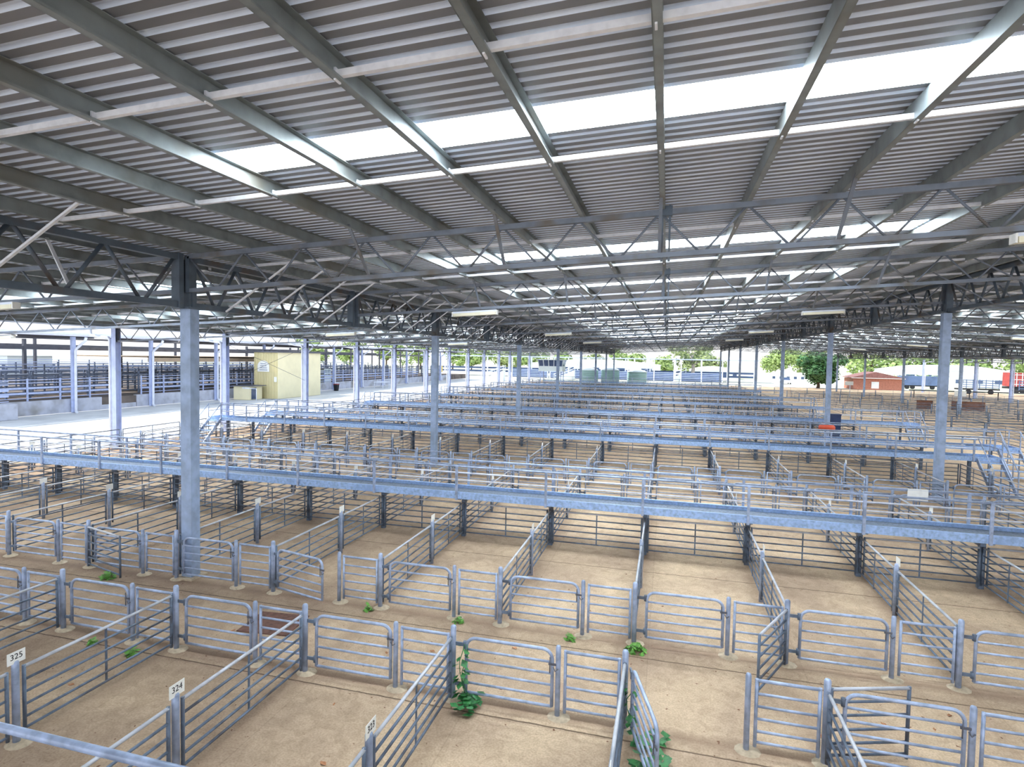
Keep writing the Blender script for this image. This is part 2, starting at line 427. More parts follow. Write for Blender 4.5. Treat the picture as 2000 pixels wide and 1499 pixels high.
# fly braces from girder bottom chords up to the purlins, and from truss bottom chords to purlins
FB = {}
def flybrace(a, b, line, r=.024):
    if not inview([a, b], 30): return
    FB[line] = FB.get(line, -1)+1
    m = MB(); m.bar(a, b, .055, .03)
    single('fly_brace', m, BRID if 'left' in line else TRUSS, 'slanting fly brace at the %s, %s from camera' % (line, nth(FB[line])), 'brace', 'fly braces')
for i in range(0, 8):
    Lg = ROWS[i+1]-ROWS[i]
    for k in (0, 1, 2, 3):
        y = ROWS[i]+.25+(Lg-.5)*(k+.5)/5+.25; zb_ = zt(XL)-1.1
        if k % 2 == 0 or i > 0: flybrace((XL+.06, y, zb_), (XL+1.62, y+.35, zt(XL+1.62)+.03), 'left column line, right side')
        if k % 2 == 1: flybrace((XL-.06, y, zb_), (XL-1.05, y+.3, zt(XL-1.05)+.03), 'left column line, outer side')
        if i >= 2 and k % 2 == 0:
            zb2 = zt(XR)-1.1
            flybrace((XR-.06, y, zb2), (XR-1.62, y+.35, zt(XR-1.62)+.03), 'ridge column line')
for i in (1, 2, 3, 4):
    for x in (ks[16], ks[18], ks[20], ks[22], ks[24]):
        flybrace((x, ROWS[i], zt(x)-.74), (x+.02, ROWS[i]-.82, zt(x)+.06), 'bottom chord of the %s centre truss' % nth(i-1))

# ------------------------------------------------------------------ columns
def column(x, y, label, ztop_, w=.26, foot=True):
    root = empty('roof_column', (x, y, 0), label, 'column', 'roof columns')
    m = MB(); m.box((0, 0, ztop_/2), (w, w*.94, ztop_)); part('shaft', m, COLM, root)
    m = MB(); m.box((0, 0, ztop_+.01), (w+.12, w+.2, .04)); part('cap_plate', m, TRUSSD, root)
    m = MB(); m.box((0, 0, .02), (w+.2, w+.2, .04)); part('base_plate', m, FOOT, root)
    return root
for a, i in enumerate(range(1, len(ROWS), 2)):
    y = ROWS[i]+(.14 if i == 1 else 0)
    column(XL, y, 'galvanised steel roof column in the left inner line, %s from the camera' % nth(a), zt(XL)-1.12)
    part_top = MB(); part_top.box((0, 0, zt(XL)-.62), (.16, .2, 1.06))
    part('head_stub', part_top, TRUSSD, bpy.data.objects[COL.objects[-1].name].parent)
    if i >= 3:
        c = column(XR, y, 'galvanised steel roof column in the ridge line, %s from the camera' % nth(a-1), zt(XR)-1.12)
        q = MB(); q.box((0, 0, zt(XR)-.62), (.16, .2, 1.06)); part('head_stub', q, TRUSSD, c)
    if i >= 7: column(X17, y, 'slim steel roof column in the far right inner line, %s from the camera' % nth(a-3), zt(X17)-1.12, .24)
def eave_column(x, y, sgn, label):
    zt_ = zt(x)-.05
    root = empty('eave_column', (x, y, 0), label, 'column', 'eave columns with downpipes')
    m = MB(); m.box((0, -.14, zt_/2), (.26, .02, zt_)); m.box((0, .14, zt_/2), (.26, .02, zt_)); m.box((0, 0, zt_/2), (.02, .28, zt_)); part('shaft', m, PAINTW, root)
    s = -sgn
    m = MB(); m.tube(((s*1.5, -.1, zt_+.1), (s*1.5, -.1, zt_-.32), (s*1.42, -.1, zt_-.42), (s*.36, -.1, zt_-.55), (s*.26, -.1, zt_-.66), (s*.26, -.1, .25), (s*.34, -.1, .12)), .075, 10)
    part('downpipe', m, WHITE, root)
    return root
c = 0
for y in EROWS[2:]:
    if inview([(XE, y, 0), (XE, y, 5.5)], 260):
        eave_column(XE, y, 1, 'pale steel eave column with white downpipe beside the sunlit road, %s from the camera' % nth(c)); c += 1
c = 0
for y in [94.3, 103.9, 108.6, 115.3, 122.6]:
    if y < 124: eave_column(XER, y, -1, 'pale steel column with downpipe along the right eave, %s from the camera' % nth(c)); c += 1
for x, s, lb in ((XE-1.45, 1, 'long white roof gutter along the left eave'), (XER+1.2, -1, 'long white roof gutter along the right eave')):
    m = MB(); z = zt(x)+.12; m.box((0, 55, z), (.02, 119, .2)); m.box((s*.16, 55, z), (.02, 119, .2)); m.box((s*.08, 55, z-.1), (.18, 119, .02))
    single('roof_gutter', m, WHITE, lb, 'gutter', None, (x, 0, 0))
for k, (a, b) in enumerate((((XE, 30.5, 5.4), (XE, 38.6, 2.9)), ((XE, 30.5, 3.05), (XE, 38.6, 5.4)))):
    m = MB(); m.tube((a, b), .012, 5)
    single('bracing_cable', m, ROOFD, 'thin wind-bracing cable between eave columns, %s' % ('sloping down away from the camera', 'rising away from the camera')[k], 'cable', 'crossed bracing cables')

# ------------------------------------------------------------------ fluorescent lights
def lamp(x, y, label):
    z = zt(x)-.8
    root = empty('fluorescent_light', (x, y, z), label, 'light fitting', 'fluorescent lights under the trusses')
    dz = .0501*.7*(1 if x < XR else -1)
    m = MB(); m.bar((-.7, 0, -.05-dz), (.7, 0, -.05+dz), .12, .06); part('housing', m, WHITE, root)
    m = MB(); m.bar((-.68, 0, -.12-dz), (.68, 0, -.12+dz), .16, .09); part('diffuser', m, TUBE, root)
    for s in (-1, 1):
        q = MB(); q.box((s*.71, 0, -.1+s*dz), (.03, .17, .14)); part('end_cap', q, PLATE, root)
for x, y, lb in ((5.55, 10.2, 'beige fluorescent fitting at the right edge, under the nearest truss'), (-14.5, 9.6, 'beige fluorescent fitting at the left edge, under the nearest outer truss'),
                 (-5.75, 17.1, 'beige fluorescent fitting under the second truss, left of centre'), (5.55, 24.05, 'beige fluorescent fitting right of centre, under the third truss'),
                 (-14.3, 23.6, 'beige fluorescent fitting in the left bay below the girder'), (-5.8, 31.6, 'small fluorescent fitting under the fourth truss, left of centre'),
                 (5.6, 39.2, 'small fluorescent fitting under the fifth truss, right of centre'), (-5.8, 46.65, 'small fluorescent fitting under the sixth truss, left of centre'),
                 (5.6, 54.1, 'tiny fluorescent fitting under the seventh truss, right of centre'), (-14.3, 38.9, 'small fluorescent fitting in the left bay further back'),
                 (-24.3, 16.3, 'fluorescent fitting near the left eave by the sky'), (19.5, 39.2, 'fluorescent fitting beyond the ridge line, nearest one'),
                 (19.5, 54.1, 'fluorescent fitting beyond the ridge line, further back'), (19.5, 69.3, 'tiny fluorescent fitting beyond the ridge line, deepest one')):
    lamp(x, y, lb)

# ------------------------------------------------------------------ yard fittings: prototypes
RZ = (.14, .28, .44, .60, .76, .93)
def arc(cx, cz, r, a0, a1, n=5):
    return [(cx+r*math.cos(a0+(a1-a0)*k/n), 0, cz+r*math.sin(a0+(a1-a0)*k/n)) for k in range(n+1)]
def gate_parts(w, n=8):
    r = .14
    m = MB(); m.tube([(0, 0, RZ[0]), (0, 0, RZ[5]-r)]+arc(r, RZ[5]-r, r, PI, PI/2)[1:]+arc(w-r, RZ[5]-r, r, PI/2, 0)+[(w, 0, RZ[0])], .024, n)
    m.tube(((0, 0, RZ[0]), (w, 0, RZ[0])), .02, n)
    out = [('frame', m.mesh('gate_frame', GALV), [])]
    for z in RZ[1:5]:
        q = MB(); q.tube(((.015, 0, z), (w-.015, 0, z)), .017, n); out.append(('rail', q.mesh('gate_rail', GALV), []))
    for z in (.24, .82):
        q = MB(); q.bar((-.17, 0, z), (0, 0, z), .02, .05); q.tube(((-.02, 0, z-.05), (-.02, 0, z+.05)), .03, 6); out.append(('hinge', q.mesh('gate_hinge', GALVD), []))
    q = MB(); q.tube(((w-.03, -.03, .62), (w-.03, -.03, .84)), .008, 5); q.bar((w-.05, -.02, .74), (w+.07, -.02, .74), .015, .03)
    q.tube([(w+.02, -.05, .72), (w+.05, -.06, .67), (w+.09, -.05, .7)], .008, 5); out.append(('latch', q.mesh('gate_latch', ROOFD), []))
    return out
def panel_parts(w, n=8, mid=False, m_=None, zs=RZ, rail=.017):
    m_ = m_ or GALV
    out = []
    for x in (0, w):
        q = MB(); q.tube(((x, 0, zs[0]-.06), (x, 0, zs[-1]+.02)), .022, n); out.append(('stile', q.mesh('panel_stile', m_), []))
    for i, z in enumerate(zs):
        top = i == len(zs)-1
        q = MB(); q.tube(((0, 0, z), (w, 0, z)), .022 if top else rail, n); out.append(('top_rail' if top else 'rail', q.mesh('panel_rail', m_ if not top else (TOPR if m_ is GALVD else GALV)), []))
    if mid:
        q = MB(); q.bar((w/2, .02, zs[0]-.02), (w/2, .02, zs[-1]-.01), .03, .012, (0, 1, 0)); out.append(('stanchion', q.mesh('panel_stanchion', m_), []))
    return out
def merge(proto, name, m_):
    vs, fs, sm = [], [], []
    for _, me, _s in proto:
        o = len(vs); vs += [tuple(v.co) for v in me.vertices]
        for p_ in me.polygons: fs.append(tuple(i+o for i in p_.vertices)); sm.append(p_.use_smooth)
    b = MB(); b.v = vs; b.f = fs; b.sm = sm; b.mi = [0]*len(fs)
    return b.mesh(name, m_)
GW = 1.24
GATE8, GATE6 = gate_parts(GW), gate_parts(GW, 6)
PAN8, PAN6 = panel_parts(.72), panel_parts(.72, 6)
AISLE8 = panel_parts(1.85, 8, zs=(.1, .25, .42, .60, .77, .93), m_=GALVD)
DIVL = 2.3
DIV8, DIV6 = panel_parts(DIVL, 8, True, GALVD), panel_parts(DIVL, 6, True, GALVD)
BACK8, BACK6 = panel_parts(P-.16, 8, True, GALVD), panel_parts(P-.16, 6, True, GALVD)
GATEM = merge(gate_parts(GW, 5), 'pen_gate', GALV); PANM = merge(panel_parts(.72, 5), 'fixed_hurdle', GALV)
BACKM = merge(panel_parts(P-.16, 5, True, GALVD), 'back_hurdle', GALVD)
def post_parts(h, r, foot):
    m = MB(); m.lathe(((r, -.02), (r, h-.01), (r*.75, h+.012), (r*.2, h+.02)), n=10); out = [('shaft', m.mesh('post_shaft', GALV), [])]
    if foot:
        q = MB(); pr = []
        n = 12; o = 0
        rr = [.15+.025*math.sin(2*PI*k/n+1)+.012*math.cos(4*PI*k/n) for k in range(n)]
        vs = [(rr[k]*math.cos(2*PI*k/n), rr[k]*math.sin(2*PI*k/n), 0) for k in range(n)]+[(.6*rr[k]*math.cos(2*PI*k/n), .6*rr[k]*math.sin(2*PI*k/n), .03) for k in range(n)]
        q.add(vs, [(k, (k+1) % n, n+(k+1) % n, n+k) for k in range(n)]+[tuple(n+k for k in range(n))], True)
        out.append(('footing', q.mesh('post_footing', FOOT), []))
    return out
DPF, GPF = post_parts(1.06, .042, True), post_parts(.99, .036, True)
DP, GP = post_parts(1.04, .042, False)[0][1], post_parts(.97, .036, False)[0][1]
def post(kind, x, y, foot, label, group):
    if foot: return spawn(kind, DPF if kind == 'divider_post' else GPF, (x, y, 0), 0, label, 'post', group)
    return tag(link(kind, DP if kind == 'divider_post' else GP, None, (x, y, 0)), label, 'post', group)

ROWNAME = ['nearest gate row', 'second gate row', 'third gate row', 'fourth gate row', 'fifth gate row', 'sixth gate row', 'seventh gate row', 'eighth gate row']
GY = [7.693, 10.133, 20.25, 22.62]
WALK = [2.75, 14.98, 27.6, 31.3, 41.6, 53.4, 65.6, 80.0, 95.5]
for a, b in ((31.3, 41.6), (41.6, 53.4)):
    c = (a+b)/2; GY += [c-1.25, c+1.25]
NMIN, NMAX = -5, 10
def gaterow(r, y, near):
    cg = cp = cd = cl = 0; nm = ROWNAME[r]
    for n in range(NMIN, NMAX+1):
        x = XN(n)
        if inview([(x, y, 0), (x, y, 1)], 130):
            post('divider_post', x, y, r < 2, 'galvanised pen divider post, %s from left in the %s' % (nth(cd), nm), 'divider posts, '+nm); cd += 1
        if n == NMAX: break
        if inview([(x+1.52, y, 0), (x+1.52, y, 1)], 130):
            post('gate_post', x+1.52, y, r < 2, 'slim latch post beside a gate, %s from left in the %s' % (nth(cl), nm), 'latch posts, '+nm); cl += 1
        if inview([(x+.2, y, 0), (x+1.45, y, 1)], 100):
            rot = 0.; st = 'closed'; hx, hy = x+.2, y
            if r == 0 and n == 5: rot = math.atan2(6.42-7.6, .12-(-.2)); st = 'swung open into its pen'; hx, hy = x+.11, y-.15
            if r == 1 and n == 2: rot = math.atan2(-.28, 1.2); st = 'standing ajar'; hx, hy = x+.14, y-.04
            lab = 'round-cornered pipe gate %s, %s from left in the %s' % (st, nth(cg), nm); cg += 1
            if near: spawn('pen_gate', GATE8 if r < 2 else GATE6, (hx, hy, 0), rot, lab, 'gate', 'pen gates, '+nm)
            else: tag(link('pen_gate', GATEM, None, (hx, hy, 0), rot), lab, 'gate', 'pen gates, '+nm)
        if inview([(x+1.62, y, 0), (x+2.35, y, 1)], 100):
            lab = 'narrow fixed rail panel beside its gate, %s from left in the %s' % (nth(cp), nm); cp += 1
            if near: spawn('fixed_hurdle', PAN8 if r < 2 else PAN6, (x+1.62, y, 0), 0, lab, 'fence panel', 'fixed panels, '+nm)
            else: tag(link('fixed_hurdle', PANM, None, (x+1.62, y, 0)), lab, 'fence panel', 'fixed panels, '+nm)
for r, y in enumerate(GY): gaterow(r, y, r < 4)

# aisle gates standing open in the first aisle
for (x, y, ex, ey, lb) in ((XN(6)+.06, GY[0]+.05, 3.0, 8.05, 'square rail gate swung open in the aisle behind the round-cornered gate, lower right'),
                           (XN(6)-.03, GY[1]-.08, 1.42, 9.0, 'square rail gate standing edge-on in the aisle, swung out from the second gate row'),
                           (XN(0)+.05, GY[1]-.05, -11.17, 9.75, 'square rail gate swung slightly open at the left of the second gate row')):
    L_ = math.hypot(ex-x, ey-y)
    spawn('aisle_gate', panel_parts(L_, 8, zs=(.1, .25, .42, .60, .77, .93), m_=GALVD), (x, y, 0), math.atan2(ey-y, ex-x), lb, 'gate', 'square aisle gates')

# pen dividers: (front row y, walkway y, mid-post y, direction)
def divider(n, ya, yb, label, near, mk, group):
    x = XN(n); y0, y1 = min(ya, yb)+.1, max(ya, yb)-.1
    pts = [(x, y0, 0), (x, y1, 1), (x, y0, 1), (x, y1, 0)]
    if not inview(pts, 100): return False
    if (mk, near, round(y1-y0, 2)) not in DIVC:
        pr = panel_parts(y1-y0, 8 if near == 2 else 6, True, GALVD)
        DIVC[(mk, near, round(y1-y0, 2))] = pr if near else merge(pr, 'pen_divider', GALVD)
    pr = DIVC[(mk, near, round(y1-y0, 2))]
    if near: spawn('pen_divider', pr, (x, y0, 0), PI/2, label, 'fence panel', group)
    else: tag(link('pen_divider', pr, None, (x, y0, 0), PI/2), label, 'fence panel', group)
    return True
DIVC = {}
MID = {0: 5.25, 1: 12.7, 2: 17.6, 3: 25.2}
PENS = [(0, GY[0], WALK[0]+.15, 'nearest pens'), (1, GY[1], WALK[1], 'pens before the first walkway'), (2, GY[2], WALK[1], 'pens behind the first walkway'), (3, GY[3], WALK[2], 'pens before the second walkway'),
        (4, GY[4], WALK[3], 'pens behind the third walkway'), (5, GY[5], WALK[4], 'pens before the fourth walkway'), (6, GY[6], WALK[4], 'pens behind the fourth walkway'), (7, GY[7], WALK[5], 'pens before the fifth walkway')]
for r, ya, yb, nm in PENS:
    c1 = c2 = cm = 0
    for n in range(NMIN, NMAX+1):
        if r in MID:
            ym = MID[r]; nearfull = 2 if r < 2 else 1
            f, k = (ya, yb)
            if divider(n, ya, ym, 'pipe pen divider by the gates, %s from left in the %s' % (nth(c1), nm), nearfull, r, 'gate-side dividers, '+nm): c1 += 1
            if divider(n, ym, yb, 'pipe pen divider by the walkway, %s from left in the %s' % (nth(c2), nm), nearfull, r, 'walkway-side dividers, '+nm): c2 += 1
            if inview([(XN(n), ym, 0), (XN(n), ym, 1.2)], 100):
                o = empty('number_post', (XN(n), ym, 0), 'mid-pen post with white plate, %s from left in the %s' % (nth(cm), nm), 'post', 'numbered posts, '+nm); cm += 1
                link('shaft', DP, o)
                if r == 0:
                    link('footing', DPF[1][1], o)
                q = MB(); q.box((.02, 0, 1.1), (.006, .21, .15)); pl = part('number_plate', q, PLATE, o)
                if r == 0 and n in (2, 3, 4):
                    cu = bpy.data.curves.new('plate_digits', 'FONT'); cu.body = {2: '325', 3: '324', 4: '323'}[n]; cu.size = .1; cu.align_x = 'CENTER'; cu.align_y = 'CENTER'; cu.extrude = .001
                    t0 = bpy.data.objects.new('digits_source', cu); COL.objects.link(t0); dg = bpy.context.evaluated_depsgraph_get()
                    me = bpy.data.meshes.new_from_object(t0.evaluated_get(dg)); bpy.data.objects.remove(t0); me.materials.append(INK)
                    t = link('digits', me, pl, (.0245, 0, 1.11)); t.rotation_euler = (PI/2, 0, PI/2)
                    o['label'] = 'mid-pen post with white plate marked %s, bottom left of the view' % cu.body if n < 4 else 'mid-pen post with white plate marked 323, bottom centre of the view'
        elif divider(n, ya, yb, 'pipe-rail pen divider, %s from left in the %s' % (nth(c1), nm), 0, r, 'dividers, '+nm): c1 += 1

# ------------------------------------------------------------------ walkways
WN = ['walkway below the camera', 'first walkway', 'second walkway', 'third walkway', 'fourth walkway', 'fifth walkway', 'sixth walkway', 'seventh walkway', 'farthest walkway']
WEXT = [(-5, 9.5), (-6, 10.4), (-4.7, 10.15), (-4.35, 11.15), (-3.9, 11.1), (-3.2, 10.1), (-3, 10), (-3, 10), (-3, 9)]
def stair(root, x, y, zd, dirx, wn):
    st = empty('stair', (0, 0, 0), '', '') ; del st['label']; del st['category']
    st.parent = root
    n = 5; run = 1.25; w = .8
    for s in (-w/2, w/2):
        m = MB(); m.bar((x+s, y, zd), (x+s, y-run, .05), .05, .16); link('stringer', m.mesh('stringer', GALV), st)
        m = MB(); m.tube(((x+s, y, zd+.85), (x+s, y-run, .95), (x+s, y-run, 0)), .024, 8); link('handrail', m.mesh('handrail', GALV), st)
    for k in range(n):
        t = (k+.4)/n; m = MB(); m.box((x, y-run*t, zd*(1-t)), (w-.04, .22, .035)); link('tread', m.mesh('tread', BEAM), st)
def walkway(i, yc, detail):
    na, nb = WEXT[i]; xa, xb = XN(na), XN(nb); zb, zd, zr = 1.215, 1.19, 2.0; hw = .46
    desc = {0: 'galvanised raised walkway with pipe handrails at the bottom left, nearest the camera'}.get(i, 'galvanised raised walkway with double pipe handrails, %s of those beyond the near aisle' % nth(i-1))
    root = empty('walkway', (0, yc, 0), desc, 'walkway', 'raised walkways over the pens')
    for s in (-1, 1):
        m = MB(); y = s*hw; m.box(((xa+xb)/2, y, zb), (xb-xa, .012, .18)); m.box(((xa+xb)/2, y-s*.03, zb+.085), (xb-xa, .06, .012)); m.box(((xa+xb)/2, y-s*.03, zb-.085), (xb-xa, .06, .012))
        part('edge_beam', m, BEAM, root)
        m = MB(); m.tube(((xa, y, zr), (xb, y, zr)), .033 if i == 0 else .027, 8); part('top_rail', m, GALV, root)
        m = MB(); m.tube(((xa, y, zr-.36), (xb, y, zr-.36)), .02, 8); part('mid_rail', m, RAILM, root)
    m = MB(); m.box(((xa+xb)/2, 0, zd), (xb-xa, 2*hw-.07, .03)); part('deck', m, DECK, root)
    n = math.ceil(na); rp = MB(); sp = MB()
    xs = []
    while n <= nb: xs.append(XN(n)); n += 1
    xs = [xa+.03]+[x for x in xs if xa+.4 < x < xb-.4]+[xb-.03]
    for x in xs:
        for s in (-1, 1):
            q = MB() if detail else rp; q.box((x-.06, s*(hw+.03), (zr+1.1)/2), (.06, .045, zr-1.1)); q.box((x-.06, s*hw, zr), (.09, .09, .02))
            if detail: part('rail_post', q, GALV, root)
        q = MB() if detail else sp; q.box((x, -.02, .56), (.11, .11, 1.12)); q.box((x, 0, 1.115), (.1, 2*hw-.05, .04))
        if detail: part('support_post', q, GALVD, root)
    if not detail: part('rail_posts', rp, GALV, root); part('support_posts', sp, GALVD, root)
    if 2 <= i <= 5:
        for x, e in ((xb+.45, 1), (xa-.45, -1)):
            m = MB(); m.box((x, 0, zd), (.92, 2*hw, .03)); m.box((x+e*.44, 0, zb), (.02, 2*hw, .18)); m.box((x, hw, zb), (.92, .02, .18)); m.box((x, -hw, zb), (.92, .02, .18)); part('landing', m, BEAM, root)
            m = MB(); m.tube(((x-e*.45, hw, zr), (x+e*.43, hw, zr), (x+e*.43, -hw, zr), (x+e*.43, -hw, 0)), .026, 8); m.tube(((x+e*.43, hw, zr), (x+e*.43, hw, 0)), .026, 8)
            m.tube(((x-e*.45, hw, zr-.36), (x+e*.43, hw, zr-.36), (x+e*.43, -hw, zr-.36)), .02, 8); part('end_rail', m, GALV, root)
            stair(root, x, -hw, zd, e, i)
for i, yc in enumerate(WALK): walkway(i, yc, True)
# panels below the walkways
for i in range(1, 6):
    c = 0; nm = WN[i]
    for n in range(NMIN, NMAX):
        x = XN(n)+.08; y = WALK[i]-.12
        if not inview([(x, y, 0), (x+2.3, y, 1)], 60): continue
        lab = 'pipe-rail back panel below the %s, %s from left' % (nm, nth(c)); c += 1
        if i <= 2: spawn('back_hurdle', BACK8 if i == 1 else BACK6, (x, y, 0), 0, lab, 'fence panel', 'back panels, '+nm)
        else: tag(link('back_hurdle', BACKM, None, (x, y, 0)), lab, 'fence panel', 'back panels, '+nm)
# the farthest pens, too small and dense to count
far = MB()
for a, b in ((53.4, 65.6), (65.6, 80.0), (80.0, 95.5), (95.5, 108)):
    c = (a+b)/2
    for y in (c-1.25, c+1.25, b-.1):
        for z in (.16, .33, .5, .68, .95): far.bar((XN(-5), y, z), (XN(10), y, z), .035, .035)
        for n in range(-10, 21):
            far.box((XN(n*.5), y, .5), (.08, .08, 1.0))
    for n in range(-5, 11):
        for ya, yb in ((a, c-1.25), (c+1.25, b)):
            for z in (.3, .6, .95): far.bar((XN(n), ya, z), (XN(n), yb, z), .035, .035)
single('distant_pens', far, GALVD, 'mass of distant pipe pens and gates behind the fifth walkway', 'pens', kind='stuff')

# white notice on the first walkway's far rail
m = MB(); m.box((0, 0, 0), (.42, .012, .26)); single('notice_board', m, PLATE, 'blank white notice board hung on the first walkway handrail', 'sign', None, (5.72, WALK[1]+.44, 1.9))

# ------------------------------------------------------------------ right-hand yards
YH = merge(panel_parts(4.66, 5, True, GALVD, zs=(.2, .42, .64, .86, 1.08)), 'yard_hurdle', GALVD)
YHY = YH
c = 0
CN = 'one two three four five six seven eight nine ten eleven twelve'.split()
ylines = [31.5, 36.5, 42, 47, 52, 57, 62.5, 68, 74, 82, 90, 100]
for j, y in enumerate(ylines):
    k = 0
    for t in range(6):
        x = 16.6+t*4.75
        if (j in (0, 1, 2) and t == 0) or (j == 3 and t in (3,)): continue
        if inview([(x, y, 0), (x+4.7, y, 1)], 40):
            tag(link('yard_hurdle', YH, None, (x, y, 0)), 'long pipe-rail yard panel right of the walkways, %s from left in cross row %s' % (nth(k), CN[j]), 'fence panel', 'right-hand yard cross panels'); k += 1
            p_ = tag(link('yard_post', GP, None, (x-.05, y, 0)), 'pipe post at the left end of a long yard panel, %s in cross row %s' % (nth(k-1), CN[j]), 'post', 'right-hand yard posts')
for j in range(len(ylines)-1):
    if j % 3 != 1:
        k = 0
        for t in range(0, 6, 1):
            x = 16.55+t*4.75; y = ylines[j]+.2
            if inview([(x, y, 0), (x, y+4.7, 1)], 40):
                tag(link('yard_hurdle', YHY, None, (x, y, 0), PI/2), 'yard panel running away from the camera, %s from left behind cross row %s' % (nth(k), CN[j]), 'fence panel', 'right-hand yard side panels'); k += 1
m = MB(); m.box((0, 0, .5), (1.6, .05, 1.0)); single('plywood_hoarding', m, PLY, 'short brown plywood panel in the right-hand yards', 'panel', None, (28.2, 75.4, 0))
m = MB(); m.box((0, 0, .5), (3.2, .05, 1.0)); single('plywood_hoarding', m, PLY, 'long brown plywood panel in the right-hand yards', 'panel', None, (32.4, 75.4, 0))
m = MB(); m.box((0, 0, .5), (3.2, .05, 1.1))
for k in range(5): m.box((0, -.04, .1+k*.22), (3.2, .04, .04))
single('metal_hoarding', m, BLUE, 'grey-blue ribbed metal panel at the right edge of the yards', 'panel', None, (38.6, 74.0, 0))
def signpost(x, y, h, label):
    o = empty('sign_post', (x, y, 0), label, 'sign')
    q = MB(); q.tube(((0, 0, 0), (0, 0, h)), .05, 8); part('pole', q, WHITE, o)
    q = MB(); q.box((-.15, -.06, h-.2), (1.1, .03, .55)); part('board', q, PLATE, o)
signpost(26.2, 96.0, 2.3, 'white sign board on a post in front of the brick building')
signpost(30.3, 72.0, 2.2, 'white sign on a post right of the slim far column')
m = MB(); m.box((0, 0, .9), (.55, .5, 1.8)); m.box((0, 0, 1.82), (.6, .55, .06)); single('navy_cabinet', m, NAVY, 'tall navy cabinet beside the second ridge column', 'cabinet', None, (XR+.5, 39.5, 0))
m = MB(); m.lathe(((.46, 0), (.46, .2), (.3, .34)), n=16); single('orange_collar', m, ORNG, 'orange band wrapped round the second ridge column', 'collar', None, (XR, 39.2, .9))

# ------------------------------------------------------------------ left boundary rails inside the eave
BP = merge(panel_parts(3.4, 6, True, GALVD, zs=(.2, .42, .64, .86, 1.1)), 'boundary_hurdle', GALVD)
k = 0
for t in range(24):
    y = 15.2+t*3.6
    if inview([(-25.4, y, 0), (-25.4, y+3.4, 1)], 40):
        tag(link('boundary_hurdle', BP, None, (-25.4, y, 0), PI/2), 'thin rail panel along the left edge of the shed, %s from the camera' % nth(k), 'fence panel', 'left boundary panels')
        tag(link('boundary_post', DP, None, (-25.4, y-.1, 0)), 'pipe post along the left edge of the shed, %s from the camera' % nth(k), 'post', 'left boundary posts'); k += 1
# ------------------------------------------------------------------ small things on the near floor
m = MB(); m.box((0, 0, .008), (.95, .8, .016))
single('drain_cover', m, RUST, 'rusty brown steel drain cover on the aisle floor', 'drain cover', None, (-6.75, 8.95, 0), .1)
def leafcluster(name, x, y, r, n, m_, label, h=.1, sz=.07, cat='weed', z0=0):
    b = MB()
    for k in range(n):
        a = random.uniform(0, 2*PI); d = r*math.sqrt(random.random()); z = z0+random.uniform(.02, h)
        q = sz*random.uniform(.6, 1.3); t = random.uniform(0, 2*PI); ti = random.uniform(-.6, .6)
        c_ = Vector((d*math.cos(a), d*math.sin(a), z*(1.2-d/r))); u = Vector((math.cos(t), math.sin(t), ti)).normalized(); v = Vector((-math.sin(t), math.cos(t), random.uniform(-.5, .5))).normalized()
        b.add([c_-u*q, c_-u*q*.3+v*q*.55, c_+u*q*.5+v*q*.4, c_+u*q, c_+u*q*.5-v*q*.4, c_-u*q*.3-v*q*.55], ((0, 1, 2, 3), (0, 3, 4, 5)))
        if k % 3 == 0: b.tube(((c_.x*.5, c_.y*.5, 0), tuple(c_)), .004, 3)
    return single(name, b, m_, label, cat, None, (x, y, 0))
WEED = mat('weed_green', (104, 160, 66), .6, 0, .25, 20)
for x, y, r, n, lb in ((-11.5, 9.75, .16, 60, 'patch of green weed on the aisle floor at the far left'), (-8.2, 7.35, .08, 26, 'small weed beneath the left near gates'),
                       (-9.1, 7.42, .06, 20, 'tiny weed beside the leftmost gate of the front row'), (-3.58, 9.98, .1, 28, 'upright weed by the second gate row, centre left'),
                       (-1.5, 9.92, .08, 22, 'small weed beside a post footing in the second gate row'), (-.36, 9.88, .17, 90, 'bright round clump of weed on the aisle at centre right'),
                       (-5.4, 9.93, .07, 20, 'low weed at the foot of the second gate row, left of centre')):
    leafcluster('weed_clump', x, y, r, n, WEED, lb, .14, .05)
VINE = mat('vine_leaf', (52, 122, 62), .5, 0, .25, 14, rgb2=(24, 78, 40))
def vine(x, y, label, h, spread):
    b = MB()
    for s in range(2):
        pts = [(.05*math.sin(k*1.3+s)+(s*.05), .04*math.cos(k*1.7), h*k/6) for k in range(7)]; b.tube(pts, .006, 4)
    for k in range(26):
        z = random.uniform(.1, h); a = random.uniform(0, 6.28); q = random.uniform(.04, .075)
        c_ = Vector((.08*math.cos(a), .06*math.sin(a)-.03, z)); u = Vector((math.cos(a), math.sin(a), -.6)).normalized(); v = Vector((-math.sin(a), math.cos(a), .2)).normalized()
        b.add([c_-u*q, c_+v*q*.8, c_+u*q, c_-v*q*.8], ((0, 1, 2, 3),))
    for k in range(46):
        c_ = Vector((random.uniform(.02, spread[0]), random.uniform(-spread[1], .05), random.uniform(.03, .16))); a = random.uniform(0, 6.28); q = random.uniform(.05, .085)
        u = Vector((math.cos(a), math.sin(a), random.uniform(-.4, .2))).normalized(); v = Vector((-math.sin(a), math.cos(a), random.uniform(-.3, .3))).normalized()
        b.add([c_-u*q, c_-u*q*.2+v*q*.8, c_+u*q, c_-u*q*.2-v*q*.8], ((0, 1, 2, 3),))
    single('climbing_vine', b, VINE, label, 'vine', None, (x, y, 0))
vine(XN(4)+.14, GY[0]-.02, 'dark green vine climbing a near gate hinge, bottom centre', .85, (.3, .35))
vine(XN(5)+.08, GY[0]-.12, 'dark green vine tangled round the open gate, bottom right of centre', .7, (.5, .9))
